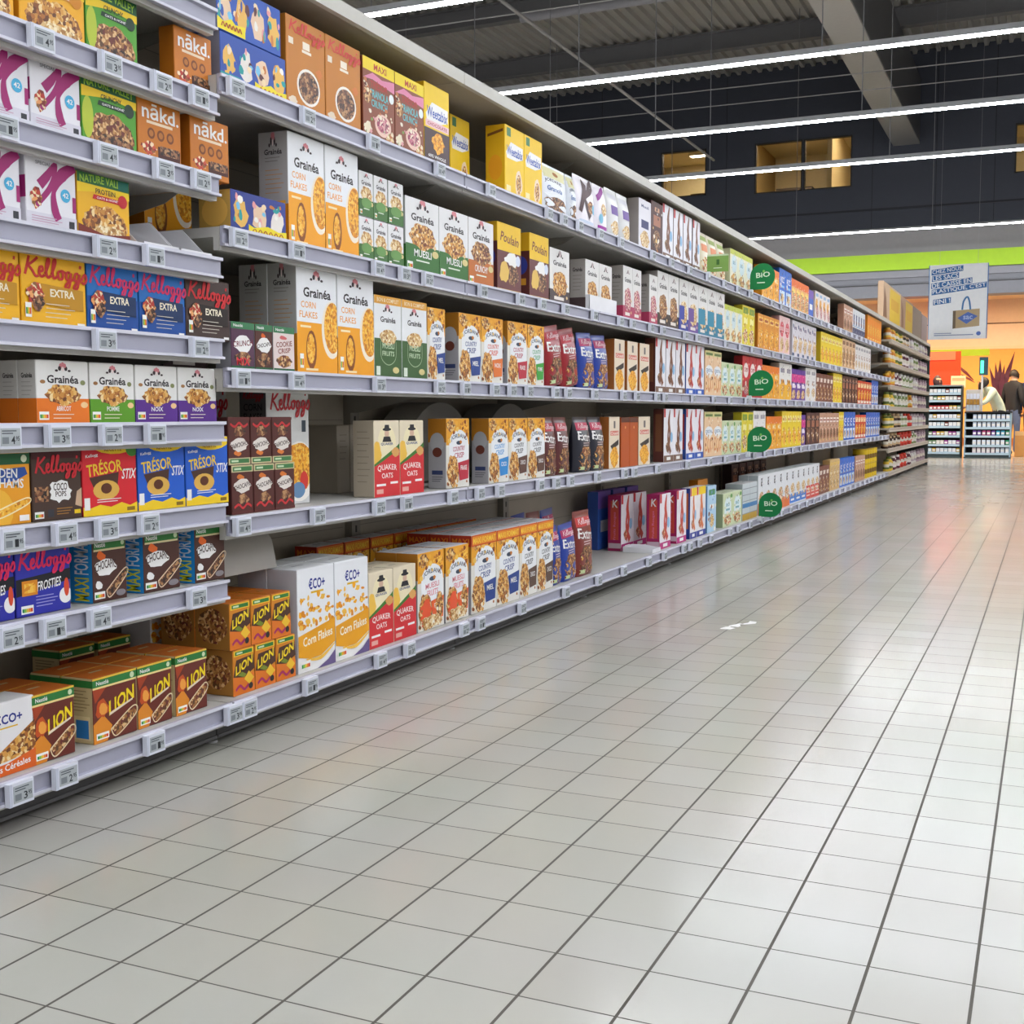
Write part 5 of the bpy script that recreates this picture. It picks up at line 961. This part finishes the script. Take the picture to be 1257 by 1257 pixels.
# hanging poster
PY = 21.5; t = empty('hanging_poster', (.37, PY, 2.09)); tag(t, 'white hanging poster with tilted blue lettering and a shopping bag picture', 'poster')
W2 = .455; HH = 1.24
q = MB(); q.box(-W2, -.006, 0, W2, .006, HH, '#f8fbff'); q.box(-W2 - .012, -.007, 0, -W2, .007, HH, '#3c78b4'); q.box(W2, -.007, .0, W2 + .014, .007, HH, '#2c68a8')
A = Art(lambda u, v, l: (-W2 + u * 2 * W2, -.006 - l, v * HH))
for s, x0, x1, yc in (('CHEZ NOUS,', .03, .58, .90), ('LES SACS', .04, .51, .815), ('DE CAISSE EN', .03, .74, .72), ("PLASTIQUE, C'EST", .04, .99, .635), ('FINI !', .07, .38, .5)):
    h = .075; k = .085
    A.P([(x0, yc - h / 2), (x1, yc - h / 2 + (x1 - x0) * k), (x1, yc + h / 2 + (x1 - x0) * k), (x0, yc + h / 2)], '#2c68a8'); cx = (x0 + x1) / 2; cy = yc + (x1 - x0) * k / 2
    A.T(s, x0 + .012, cy - .031, x1 - .012, cy + .031, '#eef4fa', rot=math.atan(k * HH / (2 * W2)), asp=2 * W2 / HH)
A.P([(.42, .14), (.88, .17), (.88, .4), (.42, .38)], '#b8a078'); A.P([(.42, .14), (.47, .15), (.47, .38), (.42, .38)], '#6a5a44'); A.S([(.58, .39), (.6, .5), (.66, .56), (.7, .5), (.72, .39)], .03, '#3c78b0', asp=.73); A.P([(.5, .28), (.68, .36), (.85, .3), (.66, .2)], '#4c6cb8'); A.T('sac', .6, .26, .76, .31, '#b8c8e8')
A.R(.1, .075, .4, .085, '#7a88b0'); A.R(.1, .05, .78, .062, '#7a88b0'); A.E(.87, .07, .04, .028, '#4c6cb8', n=12); q.art(A); q.build('poster_sheet', t)
for x in (-.3, .3):
    q = MB(); q.tube((x, 0, HH), (x, 0, 5.8), .002, '#8a8a8a', 6); q.build('string', t)

# ---------------------------------------------------------------- people at the checkouts
def person(name, label, loc, rz, J, top, legs, skin, hair, hair_long=False, jeans_z=.95):
    """J: joint positions; one skinned body, coloured by garment"""
    ed = [('pel', 'wai'), ('wai', 'che'), ('che', 'nec'), ('nec', 'hed'), ('hed', 'crn')]
    for s in 'LR': ed += [('che', 'sh' + s), ('sh' + s, 'el' + s), ('el' + s, 'wr' + s), ('wr' + s, 'ha' + s), ('pel', 'hi' + s), ('hi' + s, 'kn' + s), ('kn' + s, 'an' + s), ('an' + s, 'to' + s)]
    rad = dict(pel=(.16, .12), wai=(.145, .105), che=(.17, .12), nec=(.055, .055), hed=(.085, .095), crn=(.075, .085), sh=(.075, .07), el=(.05, .05), wr=(.034, .03), ha=(.04, .022), hi=(.095, .1), kn=(.06, .06), an=(.042, .045), to=(.045, .03))
    names = list(J); me = bpy.data.meshes.new('person'); me.from_pydata([J[n] for n in names], [(names.index(a), names.index(b)) for a, b in ed], [])
    o = bpy.data.objects.new('person', me); COL.objects.link(o); md = o.modifiers.new('skin', 'SKIN'); o.modifiers.new('sub', 'SUBSURF').levels = 2
    for i, n in enumerate(names):
        r = rad[n if n in rad else n[:-1]]; me.skin_vertices[0].data[i].radius = r; me.skin_vertices[0].data[i].use_root = n == 'pel'
    dg = bpy.context.evaluated_depsgraph_get(); nm = bpy.data.meshes.new_from_object(o.evaluated_get(dg)); bpy.data.objects.remove(o)
    for c in (top, legs, skin, '#1c1a1a'): nm.materials.append(M(c, .8))
    hd = Vector(J['hed']); ne = Vector(J['nec']); 
    for p in nm.polygons:
        c = p.center; k = 0; p.use_smooth = True
        if (c - hd).length < .19 and c.z > ne.z + .02: k = 2
        elif any((c - Vector(J['ha' + s])).length < .09 for s in 'LR'): k = 2
        elif any((c - Vector(J['to' + s])).length < .12 or c.z < .07 for s in 'LR'): k = 3
        elif c.z < Vector(J['pel']).z - .04 and not any((c - Vector(J['wr' + s])).length < .16 for s in 'LR'): k = 1
        p.material_index = k
    b = link('person', nm, None, loc, (0, 0, rz)); tag(b, label, 'person')
    q = MB(); n = 14; cr = Vector(J['crn']); up = (cr - hd).normalized(); vs = []; fs = []
    for j in range(7):
        th = PI * .62 * j / 6
        for i in range(n):
            a = 2 * PI * i / n; r = .098 * math.sin(th); back = .03 * (1 - math.sin(a)) * (j / 6)
            vs.append(hd + Vector((r * math.cos(a) * .95, r * math.sin(a) * 1.08 + .012, .03 + .1 * math.cos(th) - back * (2.2 if hair_long else 1))))
    fs = [(j * n + i, j * n + (i + 1) % n, (j + 1) * n + (i + 1) % n, (j + 1) * n + i) for j in range(6) for i in range(n)]
    q.add(vs, fs, hair, True); q.build('hair', b)
    q = MB(); f = hd + Vector((0, -.092, -.01)); q.add([f + Vector((-.012, 0, -.015)), f + Vector((.012, 0, -.015)), f + Vector((0, -.025, -.018)), f + Vector((0, .0, .03))], [(0, 1, 2), (1, 3, 2), (0, 2, 3)], skin)
    for s in (-1, 1): q.box(f.x + s * .032 - .01, f.y - .004, f.z + .03, f.x + s * .032 + .01, f.y + .01, f.z + .04, '#2c2420')
    q.box(f.x - .02, f.y - .001, f.z - .05, f.x + .02, f.y + .012, f.z - .042, '#8a4a44'); q.build('face', b)
    for s in 'LR':
        q = MB(); h = Vector(J['ha' + s]); d = (h - Vector(J['wr' + s])).normalized(); side = d.orthogonal().normalized()
        for i in range(4):
            a = h + side * (-.024 + .016 * i) + d * .02; L = (.062, .07, .066, .05)[i]; mid = a + d * L * .5 + Vector((0, -.008, 0)); e = mid + d * L * .45 + Vector((0, -.02, 0)); q.tube(a, mid, .0085, skin, 6, .008); q.tube(mid, e, .008, skin, 6, .006)
        a = h + side * -.03; q.tube(a, a + side * -.03 + d * .03, .0095, skin, 6, .008); q.build('fingers', b)
    return b
STAND = dict(pel=(0, 0, .95), wai=(0, 0, 1.08), che=(0, .01, 1.32), nec=(0, 0, 1.50), hed=(0, -.02, 1.62), crn=(0, -.01, 1.70), shL=(.18, .01, 1.42), shR=(-.18, .01, 1.42), elL=(.25, .02, 1.14), elR=(-.25, .02, 1.14), wrL=(.24, -.10, .92), wrR=(-.24, -.10, .92), haL=(.24, -.13, .85), haR=(-.24, -.13, .85), hiL=(.09, 0, .9), hiR=(-.09, 0, .9), knL=(.1, -.02, .5), knR=(-.1, -.02, .5), anL=(.1, .02, .09), anR=(-.1, .02, .09), toL=(.11, -.12, .04), toR=(-.11, -.12, .04))
person('person', 'person in a black jacket standing behind the low checkout, dark short hair', (1.14, 26.5, 0), 2.4, STAND, '#26262a', '#5c6a8a', '#c89a80', '#2c2420')
B = dict(STAND); B.update(wai=(0, -.06, 1.06), che=(0, -.2, 1.24), nec=(0, -.3, 1.36), hed=(0, -.36, 1.45), crn=(0, -.36, 1.53), shL=(.17, -.22, 1.30), shR=(-.17, -.22, 1.30), elL=(.22, -.38, 1.08), elR=(-.22, -.38, 1.08), wrL=(.16, -.55, 1.0), wrR=(-.16, -.55, 1.0), haL=(.15, -.62, .98), haR=(-.15, -.62, .98))
person('person', 'cashier in a pale green top leaning over the checkout, dark hair', (.92, 25.8, 0), -1.1, B, '#c8d4c0', '#34343c', '#c89478', '#1f1a1c', True)
person('person', 'person in a navy jacket at the very edge beyond the checkouts', (1.5, 26.6, 0), 2.9, STAND, '#1c2c58', '#2c2c34', '#b88a70', '#2a2220')
S_ = {k: (v[0], v[1], v[2] * .93) for k, v in STAND.items()}
person('person', 'person half hidden behind the tall checkout unit, only dark hair showing', (-.27, 25.8, 0), .5, S_, '#7a3038', '#34343c', '#c89a80', '#3a2226', True)
q = MB(); q.box(-.2, -.14, 0, .2, .14, .5, '#e0a058'); q.box(-.2, -.142, .42, .2, -.14, .5, '#f0c080'); q.tube((-.1, -.14, .5), (0, -.14, .62), .006, '#c88a48', 6); q.tube((0, -.14, .62), (.1, -.14, .5), .006, '#c88a48', 6); tag(q.build('paper_bag', None, (1.42, 25.6, 0)), 'orange paper bag standing on the floor beside the low checkout unit', 'bag')

# ---------------------------------------------------------------- light
def area(name, loc, size, energy, col, rot=(0, 0, 0)):
    l = bpy.data.lights.new(name, 'AREA'); l.energy = energy; l.color = col; l.shape = 'RECTANGLE'; l.size = size[0]; l.size_y = size[1]; o = bpy.data.objects.new(name, l); COL.objects.link(o); o.location = loc; o.rotation_euler = rot
w = bpy.data.worlds.new('hall'); SC.world = w; w.use_nodes = True; bg = w.node_tree.nodes['Background']; bg.inputs[0].default_value = (1.0, .985, .96, 1); bg.inputs[1].default_value = .42
# ---------------------------------------------------------------- camera
cam = bpy.data.cameras.new('camera'); co = bpy.data.objects.new('camera', cam); COL.objects.link(co); SC.camera = co
cam.sensor_fit = 'HORIZONTAL'; cam.sensor_width = 36; cam.lens = 1469.12 / 1257 * 36; cam.clip_end = 200
pi_, ya, ro = .0801936, .4219187, -.002082
fw = Vector((-math.sin(ya) * math.cos(pi_), math.cos(ya) * math.cos(pi_), -math.sin(pi_))); r = Vector((math.cos(ya), math.sin(ya), 0)); u = r.cross(fw)
r2 = r * math.cos(ro) + u * math.sin(ro); u2 = u * math.cos(ro) - r * math.sin(ro)
co.matrix_world = Matrix(((r2.x, u2.x, -fw.x, 1.84543), (r2.y, u2.y, -fw.y, 0), (r2.z, u2.z, -fw.z, .82488), (0, 0, 0, 1)))
vs = SC.view_settings; vs.view_transform = 'Standard'; vs.look = 'None'; vs.gamma = 1; vs.use_curve_mapping = False; vs.exposure = 0.2
SC.cycles.use_denoising = True; SC.cycles.max_bounces = 8
